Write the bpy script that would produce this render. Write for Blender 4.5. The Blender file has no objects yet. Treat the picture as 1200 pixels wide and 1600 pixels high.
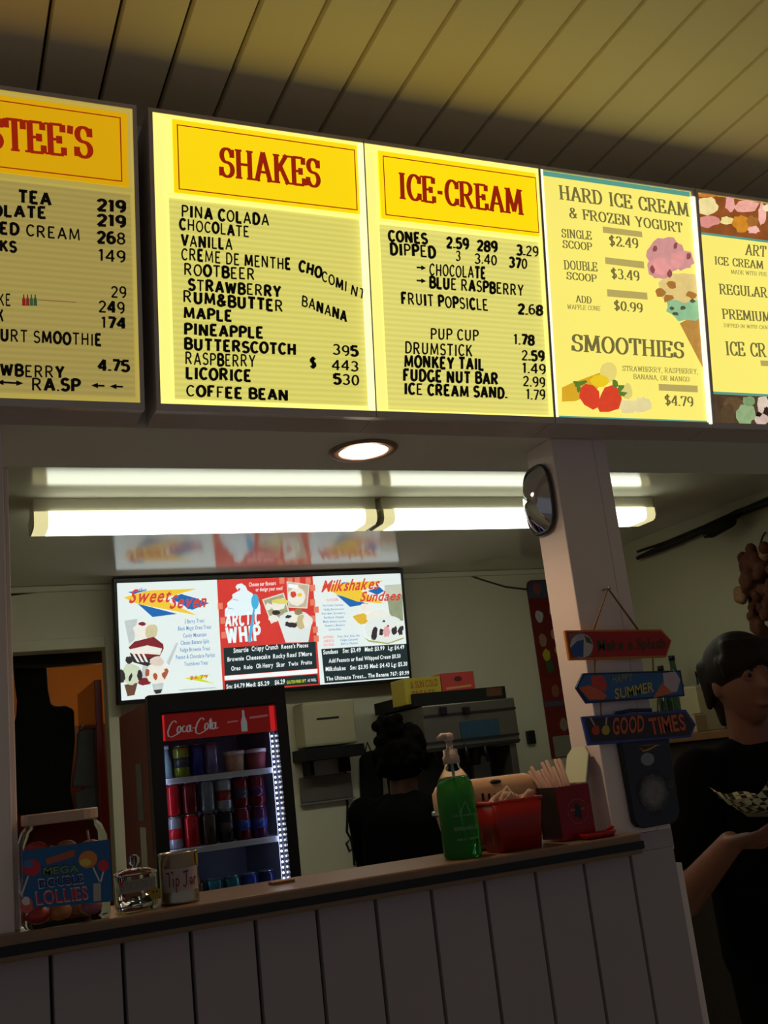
import bpy, bmesh, math, random
from mathutils import Vector, Matrix
random.seed(7)
D2R = math.pi / 180
C = bpy.context.scene.collection
sc = bpy.context.scene

# ------------------------------------------------------------------ camera, world, exposure
CAM_H = 1.50
F_PX = 1618.8                                  # focal length in pixels of the 1200x1600 frame
def cam_rows(yaw, pitch, roll):
    cy, sy, cp, sp, cr, sr = math.cos(yaw), math.sin(yaw), math.cos(pitch), math.sin(pitch), math.cos(roll), math.sin(roll)
    A = Matrix(((1, 0, 0), (0, 0, -1), (0, 1, 0)))
    Ry = Matrix(((cy, -sy, 0), (sy, cy, 0), (0, 0, 1)))
    Rp = Matrix(((1, 0, 0), (0, cp, -sp), (0, sp, cp)))
    Rr = Matrix(((cr, -sr, 0), (sr, cr, 0), (0, 0, 1)))
    return Rr @ Rp @ A @ Ry
CM = cam_rows(24.478 * D2R, -13.742 * D2R, -6.655 * D2R)
camd = bpy.data.cameras.new('camera'); cam = bpy.data.objects.new('camera', camd); C.objects.link(cam)
camd.sensor_fit = 'VERTICAL'; camd.sensor_height = 36.0; camd.lens = F_PX * 36 / 1600
camd.clip_start = 0.05; camd.clip_end = 60
rx, dn, fw = CM[0], CM[1], CM[2]
cam.matrix_world = Matrix(((rx[0], -dn[0], -fw[0], 0), (rx[1], -dn[1], -fw[1], 0), (rx[2], -dn[2], -fw[2], CAM_H), (0, 0, 0, 1)))
sc.camera = cam

W_STRENGTH = 0.098
world = bpy.data.worlds.new('world'); sc.world = world; world.use_nodes = True
bg = world.node_tree.nodes['Background']; bg.inputs[0].default_value = (0.96, 0.95, 1.05, 1); bg.inputs[1].default_value = W_STRENGTH
sc.view_settings.view_transform = 'Standard'; sc.view_settings.look = 'None'
sc.view_settings.exposure = 0.0; sc.view_settings.gamma = 1.0; sc.view_settings.use_curve_mapping = False

# brightness of the things that give off light
L_TUBE, L_BOARD, L_TV, L_LED, L_CAN, P_CAN, P_BACK = 4.6, 1.2, 0.95, 26.0, 14.0, 0.75, 5.0

def lamp(name, kind, loc, power, color, size=0.05, rot=None, spot=None):
    d = bpy.data.lights.new(name, kind); d.energy = power; d.color = color
    if kind == 'POINT': d.shadow_soft_size = size
    if kind == 'SPOT': d.shadow_soft_size = size; d.spot_size = spot; d.spot_blend = 0.6
    o = bpy.data.objects.new(name, d); o.location = loc
    if rot: o.rotation_euler = rot
    C.objects.link(o); return o
lamp('downlight_bulb', 'SPOT', (0.905, 2.061, 2.178), P_CAN * 10, (1.0, 0.66, 0.42), 0.02, (0, 0, 0), 2.55)
lamp('back_room_bulb', 'POINT', (0.78, 5.35, 2.12), P_BACK, (1.0, 0.55, 0.2), 0.04)

# ------------------------------------------------------------------ picking helpers
def ray(px, py):
    a, b = (px - 600) / F_PX, (py - 800) / F_PX
    return rx * a + dn * b + fw
def at(px, py, axis, val):
    r = ray(px, py); i = 'xyz'.index(axis); o = Vector((0, 0, CAM_H))
    return o + r * ((val - o[i]) / r[i])

# ------------------------------------------------------------------ materials
def lin(c):
    c = c / 255
    return c / 12.92 if c <= 0.04045 else ((c + 0.055) / 1.055) ** 2.4
def col(rgb): return (lin(rgb[0]), lin(rgb[1]), lin(rgb[2]), 1)
MATS = {}
def mat(name, rgb, rough=0.5, metal=0.0, var=0.12, scale=14.0, trans=0.0, ior=1.45, coat=0.0, spec=0.5, bump=0.0, alpha=1.0):
    if name in MATS: return MATS[name]
    m = bpy.data.materials.new(name); m.use_nodes = True; MATS[name] = m
    nt = m.node_tree; b = nt.nodes['Principled BSDF']
    b.inputs['Roughness'].default_value = rough; b.inputs['Metallic'].default_value = metal
    b.inputs['Transmission Weight'].default_value = trans; b.inputs['IOR'].default_value = ior
    b.inputs['Coat Weight'].default_value = coat; b.inputs['Specular IOR Level'].default_value = spec
    b.inputs['Alpha'].default_value = alpha
    c = col(rgb)
    if var > 0:
        tc = nt.nodes.new('ShaderNodeTexCoord'); nz = nt.nodes.new('ShaderNodeTexNoise'); nz.inputs['Scale'].default_value = scale
        nz.inputs['Detail'].default_value = 3
        mx = nt.nodes.new('ShaderNodeMix'); mx.data_type = 'RGBA'
        mx.inputs[6].default_value = tuple(x * (1 - var) for x in c[:3]) + (1,)
        mx.inputs[7].default_value = tuple(min(1, x * (1 + var)) for x in c[:3]) + (1,)
        nt.links.new(tc.outputs['Object'], nz.inputs['Vector']); nt.links.new(nz.outputs['Fac'], mx.inputs[0])
        nt.links.new(mx.outputs[2], b.inputs['Base Color'])
        if bump > 0:
            bp = nt.nodes.new('ShaderNodeBump'); bp.inputs['Strength'].default_value = bump; bp.inputs['Distance'].default_value = 0.003
            nt.links.new(nz.outputs['Fac'], bp.inputs['Height']); nt.links.new(bp.outputs[0], b.inputs['Normal'])
    else: b.inputs['Base Color'].default_value = c
    return m
def emit(name, rgb, k=1.0, var=0.0, scale=20.0, ridges=0.0, rough=0.4, base=0.5):
    """a lit surface: back-lit print, screen, lamp cover"""
    if name in MATS: return MATS[name]
    m = bpy.data.materials.new(name); m.use_nodes = True; MATS[name] = m
    nt = m.node_tree; b = nt.nodes['Principled BSDF']; c = col(rgb)
    b.inputs['Base Color'].default_value = tuple(x * base for x in c[:3]) + (1,); b.inputs['Roughness'].default_value = rough
    b.inputs['Emission Color'].default_value = c; b.inputs['Emission Strength'].default_value = k
    b.inputs['Specular IOR Level'].default_value = 0.2
    if var or ridges:
        tc = nt.nodes.new('ShaderNodeTexCoord'); mx = nt.nodes.new('ShaderNodeMix'); mx.data_type = 'RGBA'
        mx.inputs[6].default_value = tuple(x * (1 - max(var, ridges)) for x in c[:3]) + (1,)
        mx.inputs[7].default_value = tuple(x * (1 + var * 0.6) for x in c[:3]) + (1,)
        if ridges:
            w = nt.nodes.new('ShaderNodeTexWave'); w.bands_direction = 'Z'; w.inputs['Scale'].default_value = scale; w.inputs['Distortion'].default_value = 0
            nt.links.new(tc.outputs['Object'], w.inputs['Vector']); nt.links.new(w.outputs['Fac'], mx.inputs[0])
        else:
            w = nt.nodes.new('ShaderNodeTexNoise'); w.inputs['Scale'].default_value = scale; w.inputs['Detail'].default_value = 4
            nt.links.new(tc.outputs['Object'], w.inputs['Vector']); nt.links.new(w.outputs['Fac'], mx.inputs[0])
        nt.links.new(mx.outputs[2], b.inputs['Emission Color'])
    return m

# ------------------------------------------------------------------ mesh builder
class MB:
    def __init__(s): s.v = []; s.f = []; s.mi = []; s.sm = []; s.mats = []
    def slot(s, m):
        if m not in s.mats: s.mats.append(m)
        return s.mats.index(m)
    def add(s, vs, fs, m, smooth=False):
        o = len(s.v); k = s.slot(m); s.v += [tuple(v) for v in vs]
        for f in fs: s.f.append([i + o for i in f]); s.mi.append(k); s.sm.append(smooth)
        return s
    def box(s, x0, x1, y0, y1, z0, z1, m):
        vs = [(x, y, z) for z in (z0, z1) for y in (y0, y1) for x in (x0, x1)]
        return s.add(vs, [(0, 2, 3, 1), (4, 5, 7, 6), (0, 1, 5, 4), (2, 6, 7, 3), (0, 4, 6, 2), (1, 3, 7, 5)], m)
    def hexa(s, bottom, top, m):                    # two matching loops of points
        n = len(bottom)
        return s.add(list(bottom) + list(top), [tuple(reversed(range(n))), tuple(range(n, 2 * n))] + [(i, (i + 1) % n, n + (i + 1) % n, n + i) for i in range(n)], m)
    def tube(s, pts, r, m, seg=8, smooth=True, closed=False):
        pts = [Vector(p) for p in pts]; n = len(pts); rs = r if isinstance(r, (list, tuple)) else [r] * n
        vs = []; up = Vector((0, 0, 1)); prev = None
        for i, p in enumerate(pts):
            a = pts[i - 1] if (i > 0 or closed) else p; b = pts[(i + 1) % n] if (i < n - 1 or closed) else p
            d = (b - a).normalized()
            if prev is None: side = d.cross(up if abs(d.z) < 0.95 else Vector((1, 0, 0))).normalized()
            else: side = (prev - d * prev.dot(d)).normalized()
            prev = side; nrm = side.cross(d)
            for k in range(seg):
                t = 2 * math.pi * k / seg; vs.append(p + (side * math.cos(t) + nrm * math.sin(t)) * rs[i])
        fs = [(i * seg + k, i * seg + (k + 1) % seg, ((i + 1) % n) * seg + (k + 1) % seg, ((i + 1) % n) * seg + k) for i in range(n if closed else n - 1) for k in range(seg)]
        if not closed: fs += [tuple(reversed(range(seg))), tuple(range((n - 1) * seg, n * seg))]
        return s.add(vs, fs, m, smooth)
    def lathe(s, prof, c, m, seg=24, smooth=True, sx=1, sy=1):
        vs = []; n = len(prof)
        for r, z in prof:
            for k in range(seg):
                t = 2 * math.pi * k / seg; vs.append((c[0] + r * sx * math.cos(t), c[1] + r * sy * math.sin(t), c[2] + z))
        fs = [(i * seg + k, i * seg + (k + 1) % seg, (i + 1) * seg + (k + 1) % seg, (i + 1) * seg + k) for i in range(n - 1) for k in range(seg)]
        if prof[0][0] > 1e-6: fs.append(tuple(reversed(range(seg))))
        if prof[-1][0] > 1e-6: fs.append(tuple(range((n - 1) * seg, n * seg)))
        return s.add(vs, fs, m, smooth)
    def ell(s, c, r, m, seg=16, rings=10, rot=None, warp=None):
        vs = []
        for i in range(rings + 1):
            ph = math.pi * i / rings
            for k in range(seg):
                t = 2 * math.pi * k / seg
                p = Vector((math.sin(ph) * math.cos(t), math.sin(ph) * math.sin(t), -math.cos(ph)))
                q = Vector((p.x * r[0], p.y * r[1], p.z * r[2]))
                if warp: q = warp(p, q)
                if rot: q = rot @ q
                vs.append(Vector(c) + q)
        fs = [(i * seg + k, i * seg + (k + 1) % seg, (i + 1) * seg + (k + 1) % seg, (i + 1) * seg + k) for i in range(rings) for k in range(seg)]
        return s.add(vs, fs, m, True)
    def capsule(s, a, b, ra, rb, m, seg=14):
        a, b = Vector(a), Vector(b); d = (b - a).normalized(); pts = []; rs = []
        for k in range(5):
            t = math.pi / 2 * k / 4; pts.append(a - d * ra * math.cos(t)); rs.append(max(ra * math.sin(t), 0.0005))
        for k in range(5):
            t = math.pi / 2 * k / 4; pts.append(b + d * rb * math.sin(t)); rs.append(max(rb * math.cos(t), 0.0005))
        return s.tube(pts, rs, m, seg)
    def build(s, name, parent=None, bevel=0, merge=False, kind=None, label=None):
        off = parent_loc(parent) if parent else Vector((0, 0, 0))
        me = bpy.data.meshes.new(name); me.from_pydata([tuple(Vector(v) - off) for v in s.v], [], s.f)
        for m in s.mats: me.materials.append(m)
        me.polygons.foreach_set('material_index', s.mi); me.polygons.foreach_set('use_smooth', s.sm); me.update()
        bm = bmesh.new(); bm.from_mesh(me); bmesh.ops.remove_doubles(bm, verts=bm.verts, dist=1e-6)
        bmesh.ops.recalc_face_normals(bm, faces=bm.faces); bm.to_mesh(me); bm.free()
        o = bpy.data.objects.new(name, me); C.objects.link(o)
        if parent: o.parent = parent
        if bevel:
            b = o.modifiers.new('bevel', 'BEVEL'); b.width = bevel; b.segments = 2; b.limit_method = 'ANGLE'; b.angle_limit = 0.7
        if kind: o['kind'] = kind
        if label: o['label'] = label
        return o
def parent_loc(o):
    p = Vector((0, 0, 0))
    while o: p = p + o.location; o = o.parent
    return p
def tag(o, label, cat, group=None, kind=None):
    o['label'] = label; o['category'] = cat
    if group: o['group'] = group
    if kind: o['kind'] = kind
    return o
def thing(name, label, cat, loc, group=None):
    o = bpy.data.objects.new(name, None); o.empty_display_size = 0.05; C.objects.link(o); o.location = loc
    return tag(o, label, cat, group)
def struct(mb, name, bevel=0):
    o = mb.build(name, bevel=bevel); o['kind'] = 'structure'; return o

# ------------------------------------------------------------------ planes that carry print
class Plane:
    def __init__(s, o, u, v):
        s.o = Vector(o); s.u = Vector(u).normalized(); s.w = Vector(v).normalized(); s.n = s.u.cross(s.w).normalized()
    def P(s, u, v, n=0.0): return s.o + s.u * u + s.w * v + s.n * n
    def px(s, x, y):
        r = ray(x, y); c = Vector((0, 0, CAM_H)); t = (s.o - c).dot(s.n) / r.dot(s.n); d = c + r * t - s.o
        return d.dot(s.u), d.dot(s.w)
def pxs(pl, pts): return [pl.px(*p) for p in pts]
def flat(mb, pl, uv, m, n=0.001): return mb.add([pl.P(u, v, n) for u, v in uv], [tuple(range(len(uv)))], m)
def slab(mb, pl, uv, m, n0, n1): return mb.hexa([pl.P(u, v, n0) for u, v in uv], [pl.P(u, v, n1) for u, v in uv], m)
def ring(mb, pl, outer, inner, m, n=0.001):
    k = len(outer)
    return mb.add([pl.P(u, v, n) for u, v in list(outer) + list(inner)], [(i, (i + 1) % k, k + (i + 1) % k, k + i) for i in range(k)], m)
def ringbox(mb, pl, outer, inner, m, n0, n1, n1i=None):
    k = len(outer); n1i = n1 if n1i is None else n1i
    vs = [pl.P(u, v, n0) for u, v in outer] + [pl.P(u, v, n0) for u, v in inner] + [pl.P(u, v, n1) for u, v in outer] + [pl.P(u, v, n1i) for u, v in inner]
    fs = []
    for i in range(k):
        j = (i + 1) % k
        fs += [(i, j, 2 * k + j, 2 * k + i), (2 * k + i, 2 * k + j, 3 * k + j, 3 * k + i), (k + i, 3 * k + i, 3 * k + j, k + j), (i, k + i, k + j, j)]
    return mb.add(vs, fs, m)
def inset(q, d):                                                    # rectangle-like quad inset by d
    cx = sum(p[0] for p in q) / len(q); cy = sum(p[1] for p in q) / len(q)
    return [(u - d * (1 if u > cx else -1), v - d * (1 if v > cy else -1)) for u, v in q]
def blob(cx, cy, rx_, ry_, n=20, jag=0.1, seed=1, rot=0.0):
    R = random.Random(seed); out = []
    for k in range(n):
        t = 2 * math.pi * k / n; q = 1 + R.uniform(-jag, jag)
        x, y = rx_ * q * math.cos(t), ry_ * q * math.sin(t)
        out.append((cx + x * math.cos(rot) - y * math.sin(rot), cy + x * math.sin(rot) + y * math.cos(rot)))
    return out

# ------------------------------------------------------------------ lettering
_G = {}
def sans(ch, wt, ext):
    k = (ch, wt, ext)
    if k in _G: return _G[k]
    cu = bpy.data.curves.new('g', 'FONT'); cu.body = ch; cu.size = 1; cu.offset = wt; cu.extrude = ext; cu.resolution_u = 3
    o = bpy.data.objects.new('g', cu); C.objects.link(o)
    me = bpy.data.meshes.new_from_object(o.evaluated_get(bpy.context.evaluated_depsgraph_get()))
    vs = [tuple(v.co) for v in me.vertices]; fs = [tuple(p.vertices) for p in me.polygons]
    bpy.data.objects.remove(o); bpy.data.curves.remove(cu); bpy.data.meshes.remove(me)
    _G[k] = (vs, fs); return _G[k]
_cap = None
def capheight():
    global _cap
    if _cap is None: _cap = max(v[1] for v in sans('H', 0, 0)[0])
    return _cap
def arc(cx, cy, a, b, t0, t1, n=12): return [(cx + a * math.cos((t0 + (t1 - t0) * i / n) * D2R), cy + b * math.sin((t0 + (t1 - t0) * i / n) * D2R)) for i in range(n + 1)]
# serif alphabet: width, strokes, places of serifs (x, y)
SG = {
 'A': (.80, [[(.12, 0), (.40, 1)], [(.40, 1), (.68, 0)], [(.24, .32), (.56, .32)]], [(.12, 0), (.68, 0)]),
 'B': (.70, [[(.14, 0), (.14, 1)], [(.14, .97), (.35, .97)] + arc(.35, .75, .22, .22, 90, -90) + [(.14, .53)], [(.14, .53), (.38, .53)] + arc(.38, .28, .24, .25, 90, -90) + [(.14, .03)]], [(.10, 0), (.10, 1)]),
 'C': (.70, [arc(.38, .5, .27, .47, 42, 318, 18), [(.60, .66), (.60, .95)], [(.60, .05), (.60, .30)]], []),
 'D': (.74, [[(.14, 0), (.14, 1)], [(.14, .97), (.30, .97)] + arc(.32, .5, .30, .47, 90, -90, 16) + [(.14, .03)]], [(.10, 0), (.10, 1)]),
 'E': (.66, [[(.14, 0), (.14, 1)], [(.14, .97), (.54, .97)], [(.14, .5), (.44, .5)], [(.14, .03), (.56, .03)], [(.55, .74), (.55, .98)], [(.57, .02), (.57, .27)], [(.43, .38), (.43, .62)]], [(.10, 0), (.10, 1)]),
 'F': (.62, [[(.14, 0), (.14, 1)], [(.14, .97), (.54, .97)], [(.14, .5), (.42, .5)], [(.55, .72), (.55, .98)], [(.42, .38), (.42, .62)]], [(.14, 0), (.10, 1)]),
 'G': (.74, [arc(.38, .5, .27, .47, 42, 330, 18), [(.60, .66), (.60, .95)], [(.62, .02), (.62, .42)]], [(.60, .42)]),
 'H': (.78, [[(.16, 0), (.16, 1)], [(.62, 0), (.62, 1)], [(.16, .5), (.62, .5)]], [(.16, 0), (.16, 1), (.62, 0), (.62, 1)]),
 'I': (.36, [[(.18, 0), (.18, 1)]], [(.18, 0), (.18, 1)]),
 'K': (.76, [[(.16, 0), (.16, 1)], [(.18, .42), (.60, 1)], [(.32, .60), (.64, 0)]], [(.16, 0), (.16, 1), (.58, 1), (.64, 0)]),
 'L': (.62, [[(.14, 0), (.14, 1)], [(.14, .03), (.54, .03)], [(.55, .02), (.55, .28)]], [(.12, 0), (.14, 1)]),
 'M': (.94, [[(.14, 0), (.18, 1)], [(.18, 1), (.46, .1)], [(.46, .1), (.74, 1)], [(.74, 1), (.80, 0)]], [(.14, 0), (.16, 1), (.76, 1), (.80, 0)]),
 'N': (.82, [[(.15, 0), (.15, 1)], [(.15, 1), (.64, 0)], [(.64, 0), (.64, 1)]], [(.15, 0), (.13, 1), (.64, 1)]),
 'O': (.76, [arc(.38, .5, .28, .47, 0, 360, 24)], []),
 'P': (.68, [[(.14, 0), (.14, 1)], [(.14, .97), (.35, .97)] + arc(.35, .72, .23, .25, 90, -90) + [(.14, .47)]], [(.14, 0), (.10, 1)]),
 'R': (.76, [[(.14, 0), (.14, 1)], [(.14, .97), (.35, .97)] + arc(.35, .73, .22, .24, 90, -90) + [(.14, .49)], [(.34, .49), (.62, 0)]], [(.14, 0), (.10, 1), (.64, 0)]),
 'S': (.64, [arc(.32, .74, .20, .23, 25, 262, 14) + arc(.32, .27, .22, .24, 88, -155, 14), [(.53, .68), (.53, .96)], [(.09, .04), (.09, .34)]], []),
 'T': (.70, [[(.35, 0), (.35, 1)], [(.08, .97), (.62, .97)], [(.08, .70), (.08, .99)], [(.62, .70), (.62, .99)]], [(.35, 0)]),
 'U': (.78, [[(.16, 1), (.16, .3)] + arc(.38, .28, .22, .25, 180, 360, 12) + [(.60, 1)]], [(.16, 1), (.60, 1)]),
 'W': (1.02, [[(.12, 1), (.30, 0)], [(.30, 0), (.50, .9)], [(.50, .9), (.70, 0)], [(.70, 0), (.88, 1)]], [(.12, 1), (.88, 1)]),
 'Y': (.76, [[(.12, 1), (.38, .45)], [(.38, .45), (.64, 1)], [(.38, .45), (.38, 0)]], [(.12, 1), (.64, 1), (.38, 0)]),
 'Z': (.68, [[(.10, .97), (.56, .97)], [(.56, .97), (.12, .03)], [(.10, .03), (.58, .03)], [(.11, .74), (.11, .98)], [(.58, .02), (.58, .27)]], []),
 '&': (.80, [[(.66, .05), (.24, .66)] + arc(.36, .80, .14, .17, 215, -30, 10) + [(.30, .52)] + arc(.32, .26, .20, .24, 100, 330, 10) + [(.66, .48)]], []),
 '-': (.40, [[(.08, .42), (.32, .42)], [(.08, .47), (.32, .47)]], []),
 "'": (.26, [[(.13, .72), (.16, .98)]], []), '.': (.24, [[(.12, 0), (.12, .12)]], []), ',': (.24, [[(.09, -.14), (.14, .10)]], []),
 '$': (.62, [arc(.31, .72, .19, .20, 25, 262, 12) + arc(.31, .29, .20, .22, 88, -155, 12), [(.31, -.08), (.31, 1.08)]], []),
 '0': (.62, [arc(.31, .5, .21, .47, 0, 360, 20)], []), '1': (.40, [[(.22, 0), (.22, 1)], [(.08, .82), (.22, .98)]], [(.22, 0)]),
 '2': (.62, [arc(.30, .72, .20, .25, 165, -35, 10) + [(.10, .04)], [(.09, .04), (.54, .04)], [(.54, .02), (.54, .22)]], []),
 '3': (.62, [arc(.28, .74, .20, .23, 150, -80, 10), arc(.28, .27, .23, .25, 80, -150, 10)], []),
 '4': (.64, [[(.44, 0), (.44, 1)], [(.44, 1), (.06, .28)], [(.06, .28), (.58, .28)]], [(.44, 0)]),
 '5': (.62, [[(.52, .96), (.12, .96)], [(.12, .96), (.12, .52)], [(.12, .55)] + arc(.29, .31, .23, .29, 115, -150, 12)], []),
 '6': (.62, [arc(.31, .31, .21, .28, 0, 360, 16), [(.10, .31)] + arc(.33, .60, .23, .37, 180, 60, 8)], []), '8': (.62, [arc(.31, .74, .19, .22, 0, 360, 14), arc(.31, .27, .22, .25, 0, 360, 16)], []), 'V': (.74, [[(.10, 1), (.37, 0)], [(.37, 0), (.64, 1)]], [(.10, 1), (.64, 1)]), '7': (.58, [[(.08, .96), (.52, .96)], [(.52, .96), (.24, 0)], [(.09, .74), (.09, .98)]], []),
 '9': (.62, [arc(.31, .68, .21, .29, 0, 360, 16), [(.52, .68)] + arc(.28, .40, .24, .37, 25, -90, 8)], []),
}
def stroke(mb, pts, place, m, T, t, const=False):
    pts = [Vector((p[0], p[1], 0)) for p in pts]; n = len(pts); L = []; R = []
    for i in range(n):
        a, b = pts[max(i - 1, 0)], pts[min(i + 1, n - 1)]; d = (b - a)
        if d.length < 1e-9: d = Vector((1, 0, 0))
        d.normalize(); w = T if const else t + (T - t) * min(1, abs(d.y)) ** 1.5
        s = Vector((-d.y, d.x, 0)) * (w / 2); L.append(pts[i] + s); R.append(pts[i] - s)
    mb.add([place(p.x, p.y) for p in L + R], [(i, i + 1, n + i + 1, n + i) for i in range(n - 1)], m)
def write(mb, s, pl, p0, p1, pt, m, n=0.0012, style='sans', mask=None, seed=0, thick=0.0, uv=False, shear=0.0, T=.19, t=.075, jitter=0.0, gap=0.13):
    """text whose baseline runs p0 -> p1 and whose capital height reaches pt above p0 (points of the picture that lie on plane pl)"""
    a, b, c = (p0, p1, pt) if uv else (pl.px(*p0), pl.px(*p1), pl.px(*pt))
    X = Vector((b[0] - a[0], b[1] - a[1])); Y = Vector((c[0] - a[0], c[1] - a[1])); R = random.Random(seed * 31 + len(s))
    items = []; x = 0.0
    if style == 'serif':
        for ch in s:
            if ch == ' ': x += .42; continue
            g = SG[ch]; items.append((ch, x, g)); x += g[0]
        tot = max(x, .01)
        for ch, x0, g in items:
            def place(u, v, x0=x0):
                q = Vector(a) + X * ((x0 + u) / tot) + Y * v; return pl.P(q.x, q.y, n)
            for st in g[1]: stroke(mb, st, place, m, T, t)
            for sx, sy in g[2]:
                y0, y1 = (sy, sy + .07) if sy < .5 else (sy - .07, sy)
                mb.add([place(sx - .14, y0), place(sx + .14, y0), place(sx + .14, y1), place(sx - .14, y1)], [(0, 1, 2, 3)], m)
        return
    if style == 'cond':                            # plain narrow letters of even stroke, each a thin slab
        for i, ch in enumerate(s):
            if ch == ' ': x += .36; continue
            items.append((ch, x, SG[ch], .225 if mask and mask[i % len(mask)] == '1' else .13, R.uniform(-1, 1) * jitter)); x += SG[ch][0] * 1.02 + .02
        tot = max(x, .01)
        for ch, x0, g, wd, jy in items:
            def place(u, v, x0=x0, jy=jy, k=0.0):
                q = Vector(a) + X * ((x0 + u) / tot) + Y * (v * .97 + .015 + jy); return pl.P(q.x, q.y, n + k)
            for st in g[1]:
                if len(st) == 2 and abs(st[0][0] - st[1][0]) < .02 and abs(st[0][1] - st[1][1]) < .31 and ch not in ".,-'": continue
                w0 = wd * (.8 if ch == 'M' else 1)
                st2 = [(min(max(p[0], .02), g[0] - .02), min(max(p[1], .02 if len(st) > 2 else 0), .98 if len(st) > 2 else 1)) for p in st] if ch not in ',$' else st
                kk = len(mb.f); stroke(mb, st2, lambda u, v: place(u, v, k=thick), m, w0, w0, const=True)
                if thick: stroke(mb, st2, place, m, w0, w0, const=True)
                if thick:
                    m2 = len(st2); o = len(mb.v) - 4 * m2; si = mb.slot(m)
                    loop = list(range(m2)) + list(range(2 * m2 - 1, m2 - 1, -1))
                    for q in range(len(loop)):
                        p_, r_ = loop[q], loop[(q + 1) % len(loop)]; mb.f.append([o + p_, o + r_, o + 2 * m2 + r_, o + 2 * m2 + p_]); mb.mi.append(si); mb.sm.append(False)
        return
    H = capheight(); ext = 0.03 if thick else 0.0
    for i, ch in enumerate(s):
        if ch == ' ': x += .45; continue
        bold = (mask[i % len(mask)] == '1') if mask else False
        vs, fs = sans(ch, 0.024 if bold else (0.012 if mask == 'm' else -0.004), ext)
        x0 = min(v[0] for v in vs); x1 = max(v[0] for v in vs)
        items.append((vs, fs, x, x0, R.uniform(-1, 1) * jitter, R.uniform(-1, 1) * jitter)); x += (x1 - x0) / H + gap
    tot = max(x - gap, .01)
    for vs, fs, xx, x0, jy, jr in items:
        P = []
        for v in vs:
            u = (v[0] - x0) / H; w = v[1] / H; k = (xx + u + shear * w) / tot + jr * w * .05
            q = Vector(a) + X * k + Y * (w + jy); P.append(pl.P(q.x, q.y, n + ((v[2] + ext) / (2 * ext) * thick if thick else 0)))
        mb.add(P, fs, m)
def fold(base, voxel, smooth=3):
    """melt overlapping solids into one continuous skin"""
    o = base.build('tmp'); r = o.modifiers.new('r', 'REMESH'); r.mode = 'VOXEL'; r.voxel_size = voxel; r.use_smooth_shade = True
    s = o.modifiers.new('s', 'SMOOTH'); s.iterations = smooth; s.factor = 0.5
    dg = bpy.context.evaluated_depsgraph_get(); me = bpy.data.meshes.new_from_object(o.evaluated_get(dg), depsgraph=dg)
    me.polygons.foreach_set('use_smooth', [True] * len(me.polygons))
    bpy.data.objects.remove(o); return me
def skin(base, name, parent, voxel, m, smooth=3):
    me = fold(base, voxel, smooth); me.name = name; off = parent_loc(parent); me.transform(Matrix.Translation(-off))
    me.materials.clear(); me.materials.append(m)
    o = bpy.data.objects.new(name, me); C.objects.link(o); o.parent = parent; return o
# ------------------------------------------------------------------ the place: walls, floor, ceilings
white_paint = mat('white_paint', (236, 222, 214), 0.5, var=0.05, scale=3)
dimmed_white_paint = mat('dimmed_white_paint', (170, 160, 160), 0.45, var=0.06, scale=5)  # same white paint as the post, dimmer light put into its colour
plank_paint = mat('plank_paint', (246, 234, 206), 0.55, var=0.06, scale=2)
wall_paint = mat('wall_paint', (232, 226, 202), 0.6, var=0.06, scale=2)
gloss_ceiling = mat('gloss_ceiling', (222, 217, 202), 0.14, var=0.03, scale=1.5, spec=0.6)
header_paint = mat('header_paint', (236, 238, 234), 0.5, var=0.05, scale=3)
floor_tile = mat('floor_tile', (186, 178, 164), 0.5, var=0.1, scale=6)
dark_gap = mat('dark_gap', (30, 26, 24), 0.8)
black = mat('black_plastic', (18, 18, 20), 0.35, var=0.1)
black_matte = mat('black_matte', (14, 14, 15), 0.8, var=0.1)
metal = mat('brushed_metal', (170, 168, 165), 0.35, metal=0.9, var=0.1)
chrome = mat('chrome', (220, 222, 225), 0.06, metal=1.0, var=0)
red_paint = mat('red_paint', (120, 22, 18), 0.25, var=0.15, scale=4)

Z_CEIL, Z_PORCH, Z_HEAD, Y_FRONT, Y_HEAD, Y_BACK, X_R, X_L = 2.45, 2.885, 2.20, 1.95, 2.213, 4.77, 3.23, -0.60
struct(MB().box(-3, 5, Y_FRONT + .012, 8.0, -0.06, 0.0, floor_tile), 'floor'); struct(MB().box(-6, 8, -6.0, Y_FRONT + .011, -0.06, 0.0, mat('concrete', (196, 188, 176), .8, var=.15, scale=5)), 'floor_porch')
mb = MB().box(X_L - .1, X_R + .1, Y_HEAD, Y_BACK, Z_CEIL, Z_CEIL + .06, gloss_ceiling); struct(mb, 'ceiling')
mb = MB().box(-2.2, 4.6, -0.9, Y_FRONT + .02, Z_PORCH + .014, Z_PORCH + .05, dark_gap)
x = 0.209 - 0.1197 * 20
while x < 4.5:
    mb.hexa([(x + .002, -.9, Z_PORCH + .014), (x + .1177, -.9, Z_PORCH + .014), (x + .1177, Y_FRONT, Z_PORCH + .014), (x + .002, Y_FRONT, Z_PORCH + .014)],
            [(x + .0055, -.9, Z_PORCH), (x + .1142, -.9, Z_PORCH), (x + .1142, Y_FRONT, Z_PORCH), (x + .0055, Y_FRONT, Z_PORCH)], plank_paint); x += 0.1197
struct(mb, 'ceiling_porch')
struct(MB().box(-2.2, 4.6, Y_FRONT, Y_HEAD, Z_HEAD, Z_PORCH + .05, header_paint), 'wall_header')
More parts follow.
